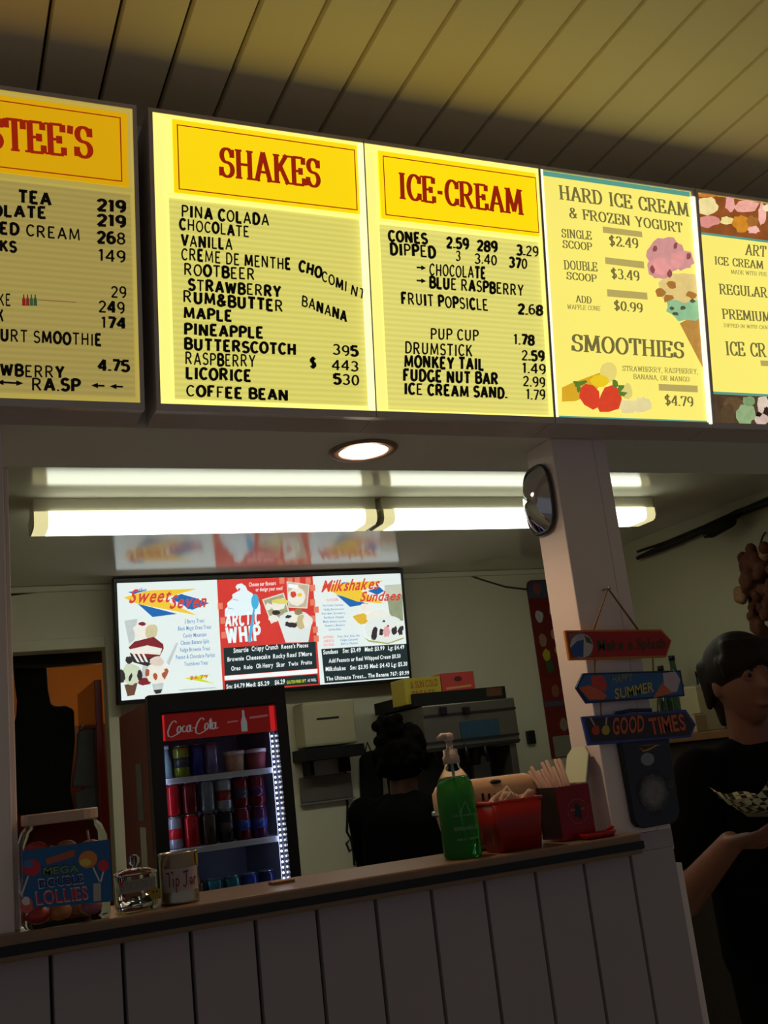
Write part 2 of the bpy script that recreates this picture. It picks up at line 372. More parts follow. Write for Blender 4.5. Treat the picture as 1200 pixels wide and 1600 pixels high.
# wainscot below the counter, boards with a groove between them
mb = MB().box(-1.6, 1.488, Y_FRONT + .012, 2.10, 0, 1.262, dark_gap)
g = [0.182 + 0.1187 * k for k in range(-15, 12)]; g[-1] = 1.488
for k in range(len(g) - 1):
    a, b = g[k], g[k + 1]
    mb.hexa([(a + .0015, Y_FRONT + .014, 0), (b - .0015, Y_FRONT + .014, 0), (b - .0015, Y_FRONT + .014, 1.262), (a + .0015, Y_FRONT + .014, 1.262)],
            [(a + .004, Y_FRONT, 0), (b - .004, Y_FRONT, 0), (b - .004, Y_FRONT, 1.262), (a + .004, Y_FRONT, 1.262)], dimmed_white_paint)
struct(MB().box(1.382, 1.488, Y_FRONT + .001, 2.06, 1.2625, 1.2995, dimmed_white_paint), 'trim_5')
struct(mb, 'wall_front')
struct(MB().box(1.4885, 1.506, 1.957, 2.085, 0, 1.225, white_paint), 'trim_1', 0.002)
mb = MB().box(1.335, 1.452, Y_FRONT, 2.062, 1.3, Z_HEAD, white_paint); mb.box(1.454, 1.490, Y_FRONT + .003, 2.062, 1.255, Z_HEAD, white_paint)
struct(mb, 'wall_post', 0.0025)
mb = MB().box(-.30, .127, Y_FRONT, 2.062, 1.302, Z_HEAD, white_paint); mb.box(.128, .137, 1.975, 2.06, 1.302, 2.12, white_paint); struct(mb, 'wall_left_post', 0.002)
struct(MB().box(-1.6, -.301, Y_FRONT, 2.062, 1.302, Z_HEAD, white_paint), 'wall_left_front')
struct(MB().box(X_L - .1, X_L, 2.10, Y_BACK, 0, Z_CEIL, wall_paint), 'wall_left')
struct(MB().box(X_R, X_R + .1, 2.213, Y_BACK + .1, 0, Z_CEIL, mat('right_wall_tone', (186, 180, 150), .6, var=.06, scale=2)), 'wall_right')  # right wall a darker tone than the other walls
DX0, DX1, DZ = .262, .722, 2.16
mb = MB().box(X_L - .1, DX0, Y_BACK, Y_BACK + .1, 0, Z_CEIL, wall_paint); mb.box(DX1, X_R, Y_BACK, Y_BACK + .1, 0, Z_CEIL, wall_paint); mb.box(DX0, DX1, Y_BACK, Y_BACK + .1, DZ, Z_CEIL, wall_paint)
struct(mb, 'wall_back')
struct(MB().box(DX1 - .001, DX1 + .055, Y_BACK - .022, Y_BACK - .001, 0, DZ + .05, wall_paint), 'trim_2', 0.003)
struct(MB().box(DX0 - .05, DX1 - .002, Y_BACK - .022, Y_BACK - .001, DZ, DZ + .05, wall_paint), 'trim_3', 0.003)
struct(MB().box(X_L, X_R, Y_BACK - .018, Y_BACK - .001, Z_CEIL - .028, Z_CEIL - .001, wall_paint), 'trim_4', 0.004)
# room behind the doorway, orange above and red below
orange_wall = mat('orange_wall', (205, 140, 70), 0.6, var=0.15, scale=3); red_wall = mat('red_wall', (90, 14, 10), 0.4, var=0.15)
mb = MB().box(-.4, 1.9, 6.3, 6.4, 0, 1.93, red_wall); mb.box(-.4, 1.9, 6.3, 6.4, 1.93, 2.5, orange_wall); struct(mb, 'wall_back_room')
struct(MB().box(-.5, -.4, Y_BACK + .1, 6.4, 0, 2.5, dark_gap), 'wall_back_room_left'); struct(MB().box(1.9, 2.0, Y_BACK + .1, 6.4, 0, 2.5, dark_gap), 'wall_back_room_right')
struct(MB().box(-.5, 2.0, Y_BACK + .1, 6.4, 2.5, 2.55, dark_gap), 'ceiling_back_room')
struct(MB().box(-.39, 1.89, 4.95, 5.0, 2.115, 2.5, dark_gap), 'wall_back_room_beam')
# open door leaf inside the doorway
red_leaf = mat('red_leaf', (120, 30, 18), 0.18, var=0.2, scale=3, coat=0.4)
mb = MB().box(.683, .716, Y_BACK + .105, Y_BACK + .72, 0.01, 2.03, red_leaf); d = mb.build('door_1', bevel=.003); d['kind'] = 'structure'
MB().tube([(.683, 5.40, 1.02), (.64, 5.40, 1.02), (.64, 5.33, 1.02)], .009, metal).build('door_handle', d)

# ------------------------------------------------------------------ counter ledge
tan_top = mat('counter_laminate', (132, 106, 82), 0.28, var=0.18, scale=40); rub = mat('black_rubber', (16, 16, 18), 0.4)
ct = thing('counter', 'tan laminate serving counter with a black stripe along its front edge', 'counter', (0.6, 2.0, 1.262))
mb = MB().box(-.62, 1.378, 1.912, 2.136, 1.262, 1.3045, tan_top); mb.build('countertop', ct, bevel=.004)
MB().box(-.62, 1.3805, 1.9085, 1.9145, 1.272, 1.288, rub).build('edge_strip', ct, bevel=.001)

# ------------------------------------------------------------------ menu boards over the counter
TILT = 9.5 * D2R
BP = Plane((0, 1.853, 2.2), (1, 0, 0), (0, -math.sin(TILT), math.cos(TILT)))
HB = 0.598
def bq(pts): return pxs(BP, pts)
casing_m = mat('sign_casing', (208, 198, 196), 0.4, var=0.08)
letter_m = mat('sign_letter_black', (22, 18, 16), 0.45, var=0.0)
print_brown = emit('print_brown', (118, 110, 62), 0.9); print_tan = emit('print_tan', (190, 172, 98), 0.9); print_fade = emit('print_fade', (160, 150, 80), 0.9)
header_red = emit('header_red', (150, 32, 8), 0.9)
def casing(root, x0, x1, l0=.008, l1=.008):
    y_b = 1.948
    f = lambda u, v: BP.P(u, v, -.028)
    mb = MB().hexa([f(x0, 0), f(x1, 0), f(x1, HB), f(x0, HB)], [Vector((x0, y_b, 2.2)), Vector((x1, y_b, 2.2)), Vector((x1, y_b, 2.79)), Vector((x0, y_b, 2.79))], casing_m)
    ringbox(mb, BP, [(x0, 0), (x1, 0), (x1, HB), (x0, HB)], [(x0 + l0, .014), (x1 - l1, .014), (x1 - l1, HB - .008), (x0 + l0, HB - .008)], casing_m, -.028, .004)
    return mb.build('casing', root)
def letter_board(name, label, x0, x1, hdr, hdr_txt, panel_q, frame_c, hdr_c, panel_c, lines, extras=None, l0=.008, l1=.008):
    r = thing(name, label, 'menu board', (x0, 1.90, 2.2), 'lit menu boards over the counter')
    casing(r, x0, x1, l0, l1)
    fm = emit('frame_' + hdr_txt, frame_c, L_BOARD); hm = emit('hdr_' + hdr_txt, hdr_c, L_BOARD, var=.06, scale=3); pm = emit('track_' + hdr_txt, panel_c, L_BOARD, ridges=.13, scale=28)
    hq, pq = [[(min(max(q[0], x0 + l0 + .003), x1 - l1 - .003), q[1]) for q in w] for w in (hdr['panel'], panel_q)]
    u0 = min(hq[0][0], pq[0][0]); u1 = max(hq[1][0], pq[1][0])
    o = [(x0 + l0, .014), (x1 - l1, .014), (x1 - l1, HB - .008), (x0 + l0, HB - .008)]
    ul, ur = max(u0 - .006, x0 + l0 + .002), min(u1 + .006, x1 - l1 - .002)
    i = [(ul, pq[3][1] - .006), (ur, pq[3][1] - .006), (ur, hq[0][1] + .006), (ul, hq[0][1] + .006)]
    mb = MB(); ringbox(mb, BP, o, i, fm, -.026, .002, -.006)
    slab(mb, BP, i, fm, -.026, -.0108); hb = hq[3][1]; ptp = pq[0][1]
    slab(mb, BP, [(ul, ptp + .002), (ur, ptp + .002), (ur, hb - .002), (ul, hb - .002)], fm, -.026, -.002)
    mb.build('frame', r)
    slab(MB(), BP, hq, hm, -.02, -.004).build('header_panel', r)
    rb = hdr['border']; mb = MB(); ring(mb, BP, rb, inset(rb, .0022), header_red, -.0032); mb.build('header_border', r)
    mb = MB(); write(mb, hdr_txt, BP, *hdr['text'], header_red, n=-.003, style='serif', T=.20, t=.09); mb.build('header_lettering', r)
    slab(MB(), BP, pq, pm, -.02, -.010).build('track_panel', r)
    for k, ln in enumerate(lines):
        s, a, b, c = ln[:4]; mask = ln[4] if len(ln) > 4 else ''.join(random.Random(k * 7 + len(s)).choice('01') for _ in range(12))
        mb = MB(); write(mb, s, BP, a, b, c, letter_m, n=-.0095, style='cond', mask=mask, thick=.0022, seed=k, jitter=.03); mb.build('lettering', r)
    if extras: extras(r)
    return r
def rect(pts):                                    # true rectangle on the board through four picture points TL TR BR BL
    q = bq(pts); l = (q[0][0] + q[3][0]) / 2; rr = (q[1][0] + q[2][0]) / 2; tp = (q[0][1] + q[1][1]) / 2; bt = (q[2][1] + q[3][1]) / 2
    return [(l, tp), (rr, tp), (rr, bt), (l, bt)]
def arrow(mb, p, L, d=1, h=.005):                 # little plastic arrow
    u, v = BP.px(*p)
    def q(a, b): return (u + a * d, v + b)
    for poly in ([q(-L / 2, -.0016), q(L * .15, -.0016), q(L * .15, .0016), q(-L / 2, .0016)], [q(.0, -h), q(L / 2, 0), q(.0, h)]):
        slab(mb, BP, poly, letter_m, -.0095, -.0073)
# TEE'S board, runs out of the frame on the left
h = rect([(0, 145.3), (199, 177.4), (201.8, 288.7), (0, 270)]); h = [(-.22, h[0][1]), h[1], h[2], (-.22, h[2][1])]
bdr = rect([(0, 154.8), (189, 182.4), (191.7, 282.7), (0, 261)]); bdr = [(-.205, bdr[0][1]), bdr[1], bdr[2], (-.205, bdr[2][1])]
p = rect([(0, 281), (207, 299), (211, 622), (0, 609)]); p = [(-.22, p[0][1]), p[1], p[2], (-.22, p[2][1])]
def ex1(r):
    mb = MB()
    for a in ((6, 596, -1), (26, 597, 1), (154, 601, -1), (183, 602.5, -1)): arrow(mb, a[:2], .024, a[2])
    mb.build('arrow', r)
    for k, (px, c) in enumerate(((38, (150, 40, 30)), (44, (140, 50, 36)), (50, (70, 100, 50)), (56, (60, 90, 60)))):
        u, v = BP.px(px, 475.5); mb = MB()
        flat(mb, BP, [(u - .003, v), (u + .003, v), (u + .003, v + .012), (u + .0012, v + .016), (u + .0012, v + .021), (u - .0012, v + .021), (u - .0012, v + .016), (u - .003, v + .012)], emit('bottle_print%d' % k, c, .6), -.009)
        mb.build('bottle_print', r)
    mb = MB(); a = BP.px(60, 467); b = BP.px(120, 471); flat(mb, BP, [a, b, (b[0], b[1] + .0016), (a[0], a[1] + .0016)], emit('bottle_line', (150, 110, 60), .6), -.009); mb.build('small_print', r)
letter_board('menu_board', "yellow lit menu board headed TEE'S, at the left edge beside the SHAKES board", -.26, .3745,
    {'panel': h, 'border': bdr, 'text': ((-25, 230.2), (147, 247.6), (-27, 178.8))}, "STEE'S", p, (158, 142, 68), (194, 146, 8), (148, 132, 70), [
    ('TEA', (28, 313), (82.7, 318.4), (28, 293.8), '1'), ('219', (151.9, 326.5), (199, 330), (151.9, 308.3), '1'),
    ('OLATE', (-13.5, 335), (75, 339.4), (-13.5, 316.8), '1'), ('219', (151.9, 350), (199, 352.9), (151.9, 332), '1'),
    ('PED CREAM', (-16.9, 361.3), (128.2, 374), (-16.9, 342.7), '111100000'), ('268', (151.9, 377.5), (198.4, 380.5), (151.9, 359), '110'),
    ('KS', (-1, 390), (27.7, 392.7), (-1, 373), '1'), ('149', (154.2, 405.2), (199, 407.9), (154.2, 386.6), '0'),
    ('29', (173.8, 462.6), (199.8, 464.2), (173.8, 444.7), '0'), ('KE', (-3.4, 475), (18.6, 476), (-3.4, 455.8), '0'),
    ('249', (154.2, 486), (197.4, 488.5), (154.2, 467.6), '010'), ('K', (-3, 499.7), (6.7, 500), (-3, 481), '1'),
    ('174', (158.6, 509.8), (199, 512), (158.6, 492.3), '011'), ('URT SMOOTHIE', (0, 530.7), (161.3, 539.2), (0, 511.5), '100001110001'),
    ('4.75', (153.6, 577.3), (205.2, 579.7), (153.6, 559.4), '1'), ('WBERRY', (0, 585.7), (103, 589), (0, 567), '110001'),
    ('RA.SP', (48.9, 608.7), (128.2, 610), (48.9, 589), '01011')], ex1)
# SHAKES
letter_board('menu_board', 'yellow lit menu board headed SHAKES listing twelve flavours', .397, .8495,
    {'panel': rect([(270, 185), (561, 225.5), (565, 334), (273, 299)]), 'border': rect([(277.5, 192.5), (555.6, 233.6), (559.5, 329), (279, 293.6)]), 'text': ((343.5, 275), (502.5, 293), (342, 228.5))},
    'SHAKES', rect([(270.5, 310), (571.5, 337.5), (582, 632.5), (270, 622.5)]), (238, 228, 124), (230, 197, 14), (202, 194, 98), [
    ('PINA COLADA', (284, 336), (424, 351), (284, 317.5), '01010101010'), ('CHOCOLATE', (281, 356), (392.5, 369), (281, 338.5), '100010100'),
    ('VANILLA', (284, 381.5), (366.5, 389), (284, 363.5), '1011010'), ('CREME DE MENTHE', (284, 403.5), (457.5, 420), (284, 385), '001000001100001'),
    ('CHO', (467.5, 420), (505, 434), (470, 403), '1'), ('COMI', (504, 436), (545, 455), (505, 420), '0010'), ('NT', (549, 458), (573, 467), (551, 443), '0'),
    ('ROOTBEER', (288, 427.5), (401.5, 436), (288, 409), '00101000'), ('STRAWBERRY', (295, 451.5), (442.5, 462.5), (295, 433.5), '1011110011'),
    ('RUM&BUTTER', (286.5, 470), (446, 486), (286.5, 451.5), '0111111110'), ('BANANA', (472.5, 475), (545, 502.5), (473.5, 458.5), '001011'),
    ('MAPLE', (287.5, 495), (366, 501), (287.5, 477.5), '1'), ('PINEAPPLE', (288.5, 521), (415, 527.5), (288.5, 503), '1'),
    ('BUTTERSCOTCH', (288.5, 544), (466, 553.5), (288.5, 526), '1'), ('RASPBERRY', (290, 567.5), (402.5, 572.5), (290, 548), '000010000'),
    ('LICORICE', (291, 590), (396, 595), (291, 571.5), '1'), ('COFFEE BEAN', (291.5, 617.5), (454, 625), (291.5, 600), '01101111111'),
    ('395', (521.5, 552.5), (563.5, 556), (521.5, 536), '001'), ('$', (486, 572.5), (497, 573.5), (486, 556), '1'), ('443', (520, 576), (564, 579), (520, 560), '0'),
    ('530', (522.5, 598), (565, 601), (522.5, 581.5), '100')], lambda r: slab(MB(), BP, [(.838, .012), (.8494, .012), (.8494, HB - .012), (.838, HB - .012)], emit('lit_seam', (255, 250, 190), 1.1), -.01, .003).build('lit_seam', r), l1=.0004)
# ICE-CREAM
def ex2(r):
    for y in (416.5, 437): mb = MB(); arrow(mb, (661, y), .022, 1); mb.build('arrow', r)
letter_board('menu_board', 'yellow lit menu board headed ICE-CREAM with cones and popsicle prices', .8510, 1.2850,
    {'panel': rect([(592, 233), (842.7, 270.7), (849, 370.4), (597.3, 339)]), 'border': rect([(598.4, 241.3), (839, 277), (843.7, 364), (603.7, 334.7)]), 'text': ((624, 309.6), (819.7, 335.7), (622.4, 268))},
    'ICE-CREAM', rect([(598.4, 350.7), (852.3, 374.7), (866.7, 649.3), (607, 636)]), (236, 226, 122), (238, 203, 12), (208, 200, 106), [
    ('CONES', (609, 374.7), (672, 380), (608, 357.6), '1'), ('2.59', (699.7, 385.3), (736, 388), (699.7, 368.3), '1'), ('289', (747.7, 389.6), (780.8, 392.3), (747.7, 373), '1'), ('3.29', (809.6, 396), (845.3, 399.7), (809.6, 380), '1100'),
    ('DIPPED', (611.7, 396), (685.3, 401.3), (610.7, 377.3), '110101'), ('3', (714.7, 405.6), (723.2, 406), (714.7, 389.6), '0'), ('3.40', (744, 409.3), (780.3, 413), (744, 393.3), '0'), ('370', (797.9, 415.7), (827.7, 418.4), (797.9, 399.7), '110'),
    ('CHOCOLATE', (673, 428), (762.7, 434.4), (673, 409.3), '000000011'), ('BLUE RASPBERRY', (673, 447.7), (822.4, 461), (673, 429.6), '11100010110000'),
    ('FRUIT POPSICLE', (629.3, 473.3), (767, 484), (628.3, 454.7), '10010010100'), ('2.68', (811.7, 489.3), (852.3, 491), (811.7, 473.3), '1101'),
    ('PUP CUP', (674.7, 528.3), (752, 532), (674.7, 510.7), '0'), ('1.78', (805.3, 536.3), (839, 538.4), (805.3, 520.3), '0011'),
    ('DRUMSTICK', (634.7, 550.7), (742.4, 556), (634.7, 532), '0'), ('2.59', (817.6, 561.3), (854.4, 563), (817.6, 545.3), '0111'),
    ('MONKEY TAIL', (633.6, 572), (760, 577.3), (633.6, 553.3), '1'), ('1.49', (818.7, 581.6), (857, 583.7), (818.7, 565.6), '0'),
    ('FUDGE NUT BAR', (632, 593.3), (782.4, 599.7), (632, 574.7), '1'), ('2.99', (819.7, 602.4), (856, 604), (819.7, 586.4), '0'),
    ('ICE CREAM SAND.', (633.6, 614.7), (796.3, 621.6), (633.6, 597), '110011111111111'), ('1.79', (825, 622.7), (856, 623.7), (825, 606.7), '0')], ex2, l0=.0004, l1=.002)
# printed, back-lit poster panels
poster_y = emit('poster_yellow', (232, 218, 106), L_BOARD, var=.10, scale=2.5); teal = emit('poster_teal', (96, 168, 150), .8); strip_w = emit('lit_strip', (255, 250, 226), 1.15)
def poster(label, x0, x1):
    r = thing('menu_poster', label, 'menu poster', (x0, 1.90, 2.2), 'lit menu boards over the counter'); casing(r, x0, x1)
    slab(MB(), BP, [(x0 + .008, .014), (x1 - .008, .014), (x1 - .008, HB - .008), (x0 + .008, HB - .008)], poster_y, -.02, -.002).build('poster', r); return r
def words(r, lst, m=print_brown, name='lettering'):
    for s, a, b, c in lst:
        mb = MB(); write(mb, s, BP, a, b, c, m, n=-.0012, style='serif', T=.17, t=.08); mb.build(name, r)
def lit(n, rgb, var=.25, sc_=60): return emit(n, rgb, .95, var=var, scale=sc_)
pr = poster('yellow lit poster of hard ice cream and smoothies with a three scoop cone', 1.2868, 1.7325)
mb = MB(); flat(mb, BP, [(1.296, HB - .021), (1.7215, HB - .021), (1.7215, HB - .009), (1.296, HB - .009)], teal, -.0014); mb.build('border_band', pr); mb = MB(); flat(mb, BP, [(1.30, .0145), (1.7245, .0145), (1.7245, .0185), (1.30, .0185)], teal, -.0014); mb.build('border_band', pr)
slab(MB(), BP, [(1.2885, .014), (1.2945, .014), (1.2945, HB - .009), (1.2885, HB - .009)], strip_w, -.01, .0045).build('edge_strip', pr)
slab(MB(), BP, [(1.722, .010), (1.7318, .010), (1.7318, HB - .022), (1.722, HB - .022)], strip_w, -.01, .0055).build('edge_strip', pr)
words(pr, [('HARD ICE CREAM', (874.5, 311), (1078, 338.5), (872.4, 288.4)), ('& FROZEN YOGURT', (889.5, 340), (1068, 363.4), (888, 323.5)), ('SINGLE', (878, 370.6), (925.5, 374.5), (877, 357)), ('SCOOP', (879.6, 387), (926.4, 391.6), (879, 374.5)),
    ('$2.49', (951.6, 383.5), (998.4, 388), (951, 367.6)), ('DOUBLE', (882, 420.4), (934.5, 424), (881, 406)), ('SCOOP', (885.6, 436), (933.6, 441), (885, 424)), ('$3.49', (955, 434.5), (1000.5, 439), (954, 418.6)),
    ('ADD', (900, 472), (925.5, 474.4), (899.4, 461)), ('$0.99', (959, 484), (1005, 488.5), (959, 469)), ('SMOOTHIES', (893.4, 548.5), (1070.4, 560), (892.5, 521.5)), ('$4.79', (1038.6, 632.5), (1084.5, 635.5), (1038, 616.6))])
words(pr, [('WAFFLE CONE', (886.5, 482.5), (938.4, 485.5), (886.5, 475)), ('STRAWBERRY, RASPBERRY,', (973, 579.4), (1091.4, 584.5), (972.6, 571)), ('BANANA, OR MANGO', (990, 592), (1078, 596.5), (990, 584))], print_fade)
for q in ([(942, 353.5), (1003.5, 361.6), (1004.4, 370.6), (942.6, 363.4)], [(945.6, 401.5), (1006.5, 408.4), (1007.4, 419.5), (946.5, 412)], [(948.9, 451.6), (1011.6, 457), (1012.5, 468), (949.5, 463)], [(1029.6, 599.5), (1090.5, 602.5), (1091, 613), (1030, 610)]):
    mb = MB(); flat(mb, BP, bq(q), print_tan, -.0014); mb.build('price_bar', pr)
mb = MB()
def cl(p): return (min(p[0], 1.7215), p[1])
def P3(x, y): return BP.px(840 + x / 3.333, 250 + y / 3.333)
flat(mb, BP, [P3(742, 850), cl(P3(888, 800)), cl(P3(912, 1105)), cl(P3(895, 1085))], lit('waffle', (190, 140, 66), .3, 90), -.0014)
def blob3(x, y, a, b, m, n, sd, jag=.12, nn=22, rot=0): flat(mb, BP, [cl(P3(*q)) for q in blob(x, y, a, b, nn, jag, sd, rot)], m, n)
blob3(782, 762, 104, 80, lit('mint', (150, 196, 148)), -.0013, 3); blob3(845, 740, 45, 60, lit('mint', (150, 196, 148)), -.0013, 4)
blob3(745, 660, 122, 78, lit('vanilla_print', (232, 204, 130)), -.0012, 5)
for k, (x, y) in enumerate(((640, 690), (700, 650), (680, 720), (800, 700))): blob3(x, y, 26, 20, lit('caramel', (176, 120, 56)), -.0011, 20 + k, .3, 9)
blob3(668, 500, 96, 100, lit('pink_scoop', (214, 152, 148)), -.0011, 6); blob3(640, 565, 72, 56, lit('pink_scoop', (214, 152, 148)), -.0011, 7); blob3(755, 520, 62, 52, lit('pink_scoop', (214, 152, 148)), -.0011, 8)
for k, (x, y) in enumerate(((612, 462), (720, 445), (790, 500), (600, 570), (690, 590))): blob3(x, y, 13, 19, lit('cherry_bits', (150, 80, 76)), -.001, 30 + k, .3, 8)
for k, (x, y) in enumerate(((720, 800), (760, 770), (810, 735), (860, 770), (700, 770))): blob3(x, y, 15, 11, lit('choc_bits', (84, 92, 62)), -.001, 40 + k, .3, 8)
mb.build('cone_picture', pr)
mb = MB()
flat(mb, BP, [P3(*q) for q in ((128, 1185), (180, 1160), (290, 1120), (330, 1105), (370, 1120), (350, 1160), (260, 1230), (200, 1255), (128, 1258))], lit('banana_print', (222, 172, 40), .15, 20), -.0014)
blob3(370, 1105, 45, 55, lit('mango_print', (236, 216, 120), .1, 20), -.0013, 9, .05); blob3(325, 1150, 48, 32, lit('lemon_print', (240, 204, 36), .1, 20), -.0012, 10, .05)
blob3(468, 1205, 28, 42, lit('pale_fruit', (226, 210, 120), .1, 20), -.0013, 11); blob3(545, 1275, 52, 42, lit('pale_fruit2', (236, 222, 160), .2, 40), -.0013, 12, .15); blob3(470, 1285, 44, 40, lit('pale_fruit2', (236, 222, 160), .2, 40), -.0012, 13, .15)
sb = lit('strawberry', (222, 70, 42), .2, 80)
flat(mb, BP, [P3(*q) for q in ((222, 1190), (250, 1165), (290, 1172), (322, 1205), (325, 1250), (312, 1290), (290, 1300), (245, 1275), (218, 1235))], sb, -.0011)
flat(mb, BP, [P3(*q) for q in ((330, 1225), (350, 1185), (395, 1170), (432, 1200), (440, 1245), (425, 1295), (370, 1312), (325, 1312), (312, 1285))], sb, -.0010)
for k, (x, y) in enumerate(((215, 1190), (235, 1160), (205, 1165), (405, 1165), (435, 1185), (445, 1215))): blob3(x, y, 13, 22, lit('leaf_print', (96, 128, 50)), -.0009, 50 + k, .4, 7, k)
mb.build('fruit_picture', pr)
# ART... panel at the right edge of the frame
pa = poster('yellow lit poster for ice cream cut by the right edge, photo strips above and below', 1.7350, 2.30)
def P5(x, y): return BP.px(1060 + x / 3.81, 280 + y / 3.81)
us, vs_ = BP.px(1093, 362); vt = HB - .009
mb = MB(); flat(mb, BP, [(1.743, vs_), (2.29, vs_), (2.29, vt), (1.743, vt)], lit('brown_photo', (150, 84, 40), .5, 30), -.0014)
PH = mb; mb = MB(); vb = BP.px(1130, 616)[1]; flat(mb, BP, [(1.743, .015), (2.29, .015), (2.29, vb), (1.743, vb)], lit('dark_photo', (84, 64, 44), .5, 30), -.0014)
DK = mb; mb = PH
for k, (x, y, a, b, c) in enumerate(((175, 160, 60, 55, (246, 228, 160)), (290, 245, 40, 24, (244, 226, 150)), (180, 250, 60, 36, (228, 150, 140)), (310, 150, 30, 45, (240, 170, 160)), (410, 160, 70, 40, (246, 176, 160)), (375, 262, 50, 50, (214, 140, 40)), (500, 210, 22, 66, (250, 190, 176)), (528, 170, 26, 22, (250, 236, 190)), (450, 300, 35, 24, (250, 190, 180)), (180, 92, 70, 14, (206, 130, 50)), (440, 250, 36, 30, (170, 110, 50)))):
    flat(mb, BP, [(max(u_, 1.7435), v_) for u_, v_ in (P5(*q) for q in blob(x, y, a, b, 16, .18, k))], lit('scoop_photo%d' % k, c, .3, 70), -.0012 + k * .00004)
mb.build('ice_cream_photo', pa); mb = DK
for k, (x, y, a, b, c) in enumerate(((330, 1340, 60, 50, (104, 80, 52)), (400, 1400, 66, 60, (150, 176, 126)), (300, 1400, 40, 66, (90, 70, 46)), (420, 1320, 40, 30, (130, 158, 110)), (510, 1340, 40, 50, (226, 206, 186)), (500, 1430, 40, 40, (214, 190, 176)), (528, 1380, 20, 26, (50, 34, 26)), (480, 1400, 18, 14, (40, 26, 20)))):
    flat(mb, BP, [(max(u_, 1.7435), v_) for u_, v_ in (P5(*q) for q in blob(x, y, a, b, 16, .18, k + 70))], lit('scoop_photo_b%d' % k, c, .35, 70), -.0012 + k * .00004)
mb.build('ice_cream_photo', pa)
mb = MB(); flat(mb, BP, [(1.743, vs_ - .006), (2.29, vs_ - .006), (2.29, vs_), (1.743, vs_)], teal, -.001); mb.build('border_band', pa); mb = MB(); flat(mb, BP, [(1.743, vb), (2.29, vb), (2.29, vb + .006), (1.743, vb + .006)], teal, -.001); mb.build('border_band', pa)
words(pa, [('ART', (1164.5, 398), (1197.8, 401.3), (1165, 381)), ('ICE CREAM', (1117, 413), (1193.9, 420.4), (1116.4, 400)), ('REGULAR', (1124.8, 459.3), (1200.4, 465), (1123.5, 443)), ('PREMIUM', (1129.6, 497.8), (1206, 503), (1128, 482)), ('ICE CR', (1134.8, 555), (1199, 558), (1132.7, 532.8))])
words(pa, [('MADE WITH FRE', (1142.7, 427.5), (1199, 431.7), (1142, 421)), ('DIPPED-IN WITH CAN', (1131.4, 511), (1200, 514.4), (1131.4, 505))], print_fade)
mb = MB(); flat(mb, BP, bq([(1188.6, 563), (1215, 564), (1216, 573), (1189.5, 571.5)]), print_tan, -.0014); mb.build('price_bar', pa)

# ------------------------------------------------------------------ downlight in the header, tube lights on the ceiling
dl = thing('downlight', 'round recessed downlight glowing warm under the header', 'ceiling light', (.905, 2.061, Z_HEAD))
MB().lathe([(.057, -.001), (.057, -.006), (.076, -.005), (.080, -.0005)], (.905, 2.061, Z_HEAD), mat('trim_ring', (150, 120, 100), .3), 40).build('trim_ring', dl)
MB().lathe([(.0565, -.003), (.03, -.012), (.0005, -.015)], (.905, 2.061, Z_HEAD), emit('warm_lens', (255, 226, 196), L_CAN), 32).build('lens', dl)
tube_white = emit('tube_cover', (246, 253, 228), L_TUBE); fix_white = mat('fixture_white', (206, 200, 180), 0.35, var=.03); clear_end = mat('clear_end', (214, 206, 170), 0.25, var=.05)
for k, (x0, x1, lb) in enumerate(((.299, 1.487, 'long fluorescent ceiling light above the screen, the left one'), (1.504, 2.727, 'long fluorescent ceiling light running behind the post, the right one'))):
    t = thing('fluorescent_light', lb, 'ceiling light', ((x0 + x1) / 2, 3.40, Z_CEIL), 'fluorescent lights on the kitchen ceiling')
    MB().box(x0 + .003, x1 - .003, 3.325, 3.455, 2.404, Z_CEIL - .0005, fix_white).build('housing', t, bevel=.003)
    prof = [(3.318, 2.402), (3.318, 2.372), (3.326, 2.358), (3.340, 2.352), (3.440, 2.352), (3.454, 2.358), (3.462, 2.372), (3.462, 2.402)]
    def bar(a, b, m, nm):
        q = MB(); q.hexa([Vector((a, y, z)) for y, z in prof], [Vector((b, y, z)) for y, z in prof], m); return q.build(nm, t)
    bar(x0 + .05, x1 - .05, tube_white, 'diffuser'); bar(x0 + .006, x0 + .0495, emit('tube_end_glow', (236, 226, 166), .9), 'diffuser_end'); bar(x1 - .0495, x1 - .006, emit('tube_end_glow', (236, 226, 166), .9), 'diffuser_end')
    for e in (x0, x1 - .0055): bar(e, e + .0055, clear_end, 'end_cap')
# ------------------------------------------------------------------ menu screen on the back wall
TT = 4.6 * D2R
TP = Plane((0, 4.647, 1.89), (1, 0, 0), (0, -math.sin(TT), math.cos(TT)))
tv = thing('menu_screen', 'wide black framed menu screen with three bright panels above the drinks fridge', 'screen', (1.43, 4.60, 1.883))
X0, X1, TH = .746, 2.158, .554
mb = MB(); slab(mb, TP, [(X0, 0), (X1, 0), (X1, TH), (X0, TH)], black, -.05, -.004)
ringbox(mb, TP, [(X0, 0), (X1, 0), (X1, TH), (X0, TH)], [(X0 + .016, .018), (X1 - .012, .018), (X1 - .012, TH - .022), (X0 + .016, TH - .022)], black, -.004, .008); mb.build('frame', tv, bevel=.003)
MB().box(1.2, 1.7, 4.715, Y_BACK - .002, 2.0, 2.3, black_matte).build('wall_bracket', tv)
s_white = emit('screen_white', (228, 240, 238), L_TV, var=.05, scale=3); s_red = emit('screen_red', (214, 62, 54), L_TV, var=.18, scale=12); s_black = emit('screen_black', (34, 48, 50), L_TV)
s_text = emit('screen_text', (240, 248, 248), L_TV); s_yel = emit('screen_yellow', (238, 200, 60), L_TV); s_blue = emit('screen_blue', (36, 104, 176), L_TV); s_title = emit('screen_title', (208, 72, 62), L_TV)
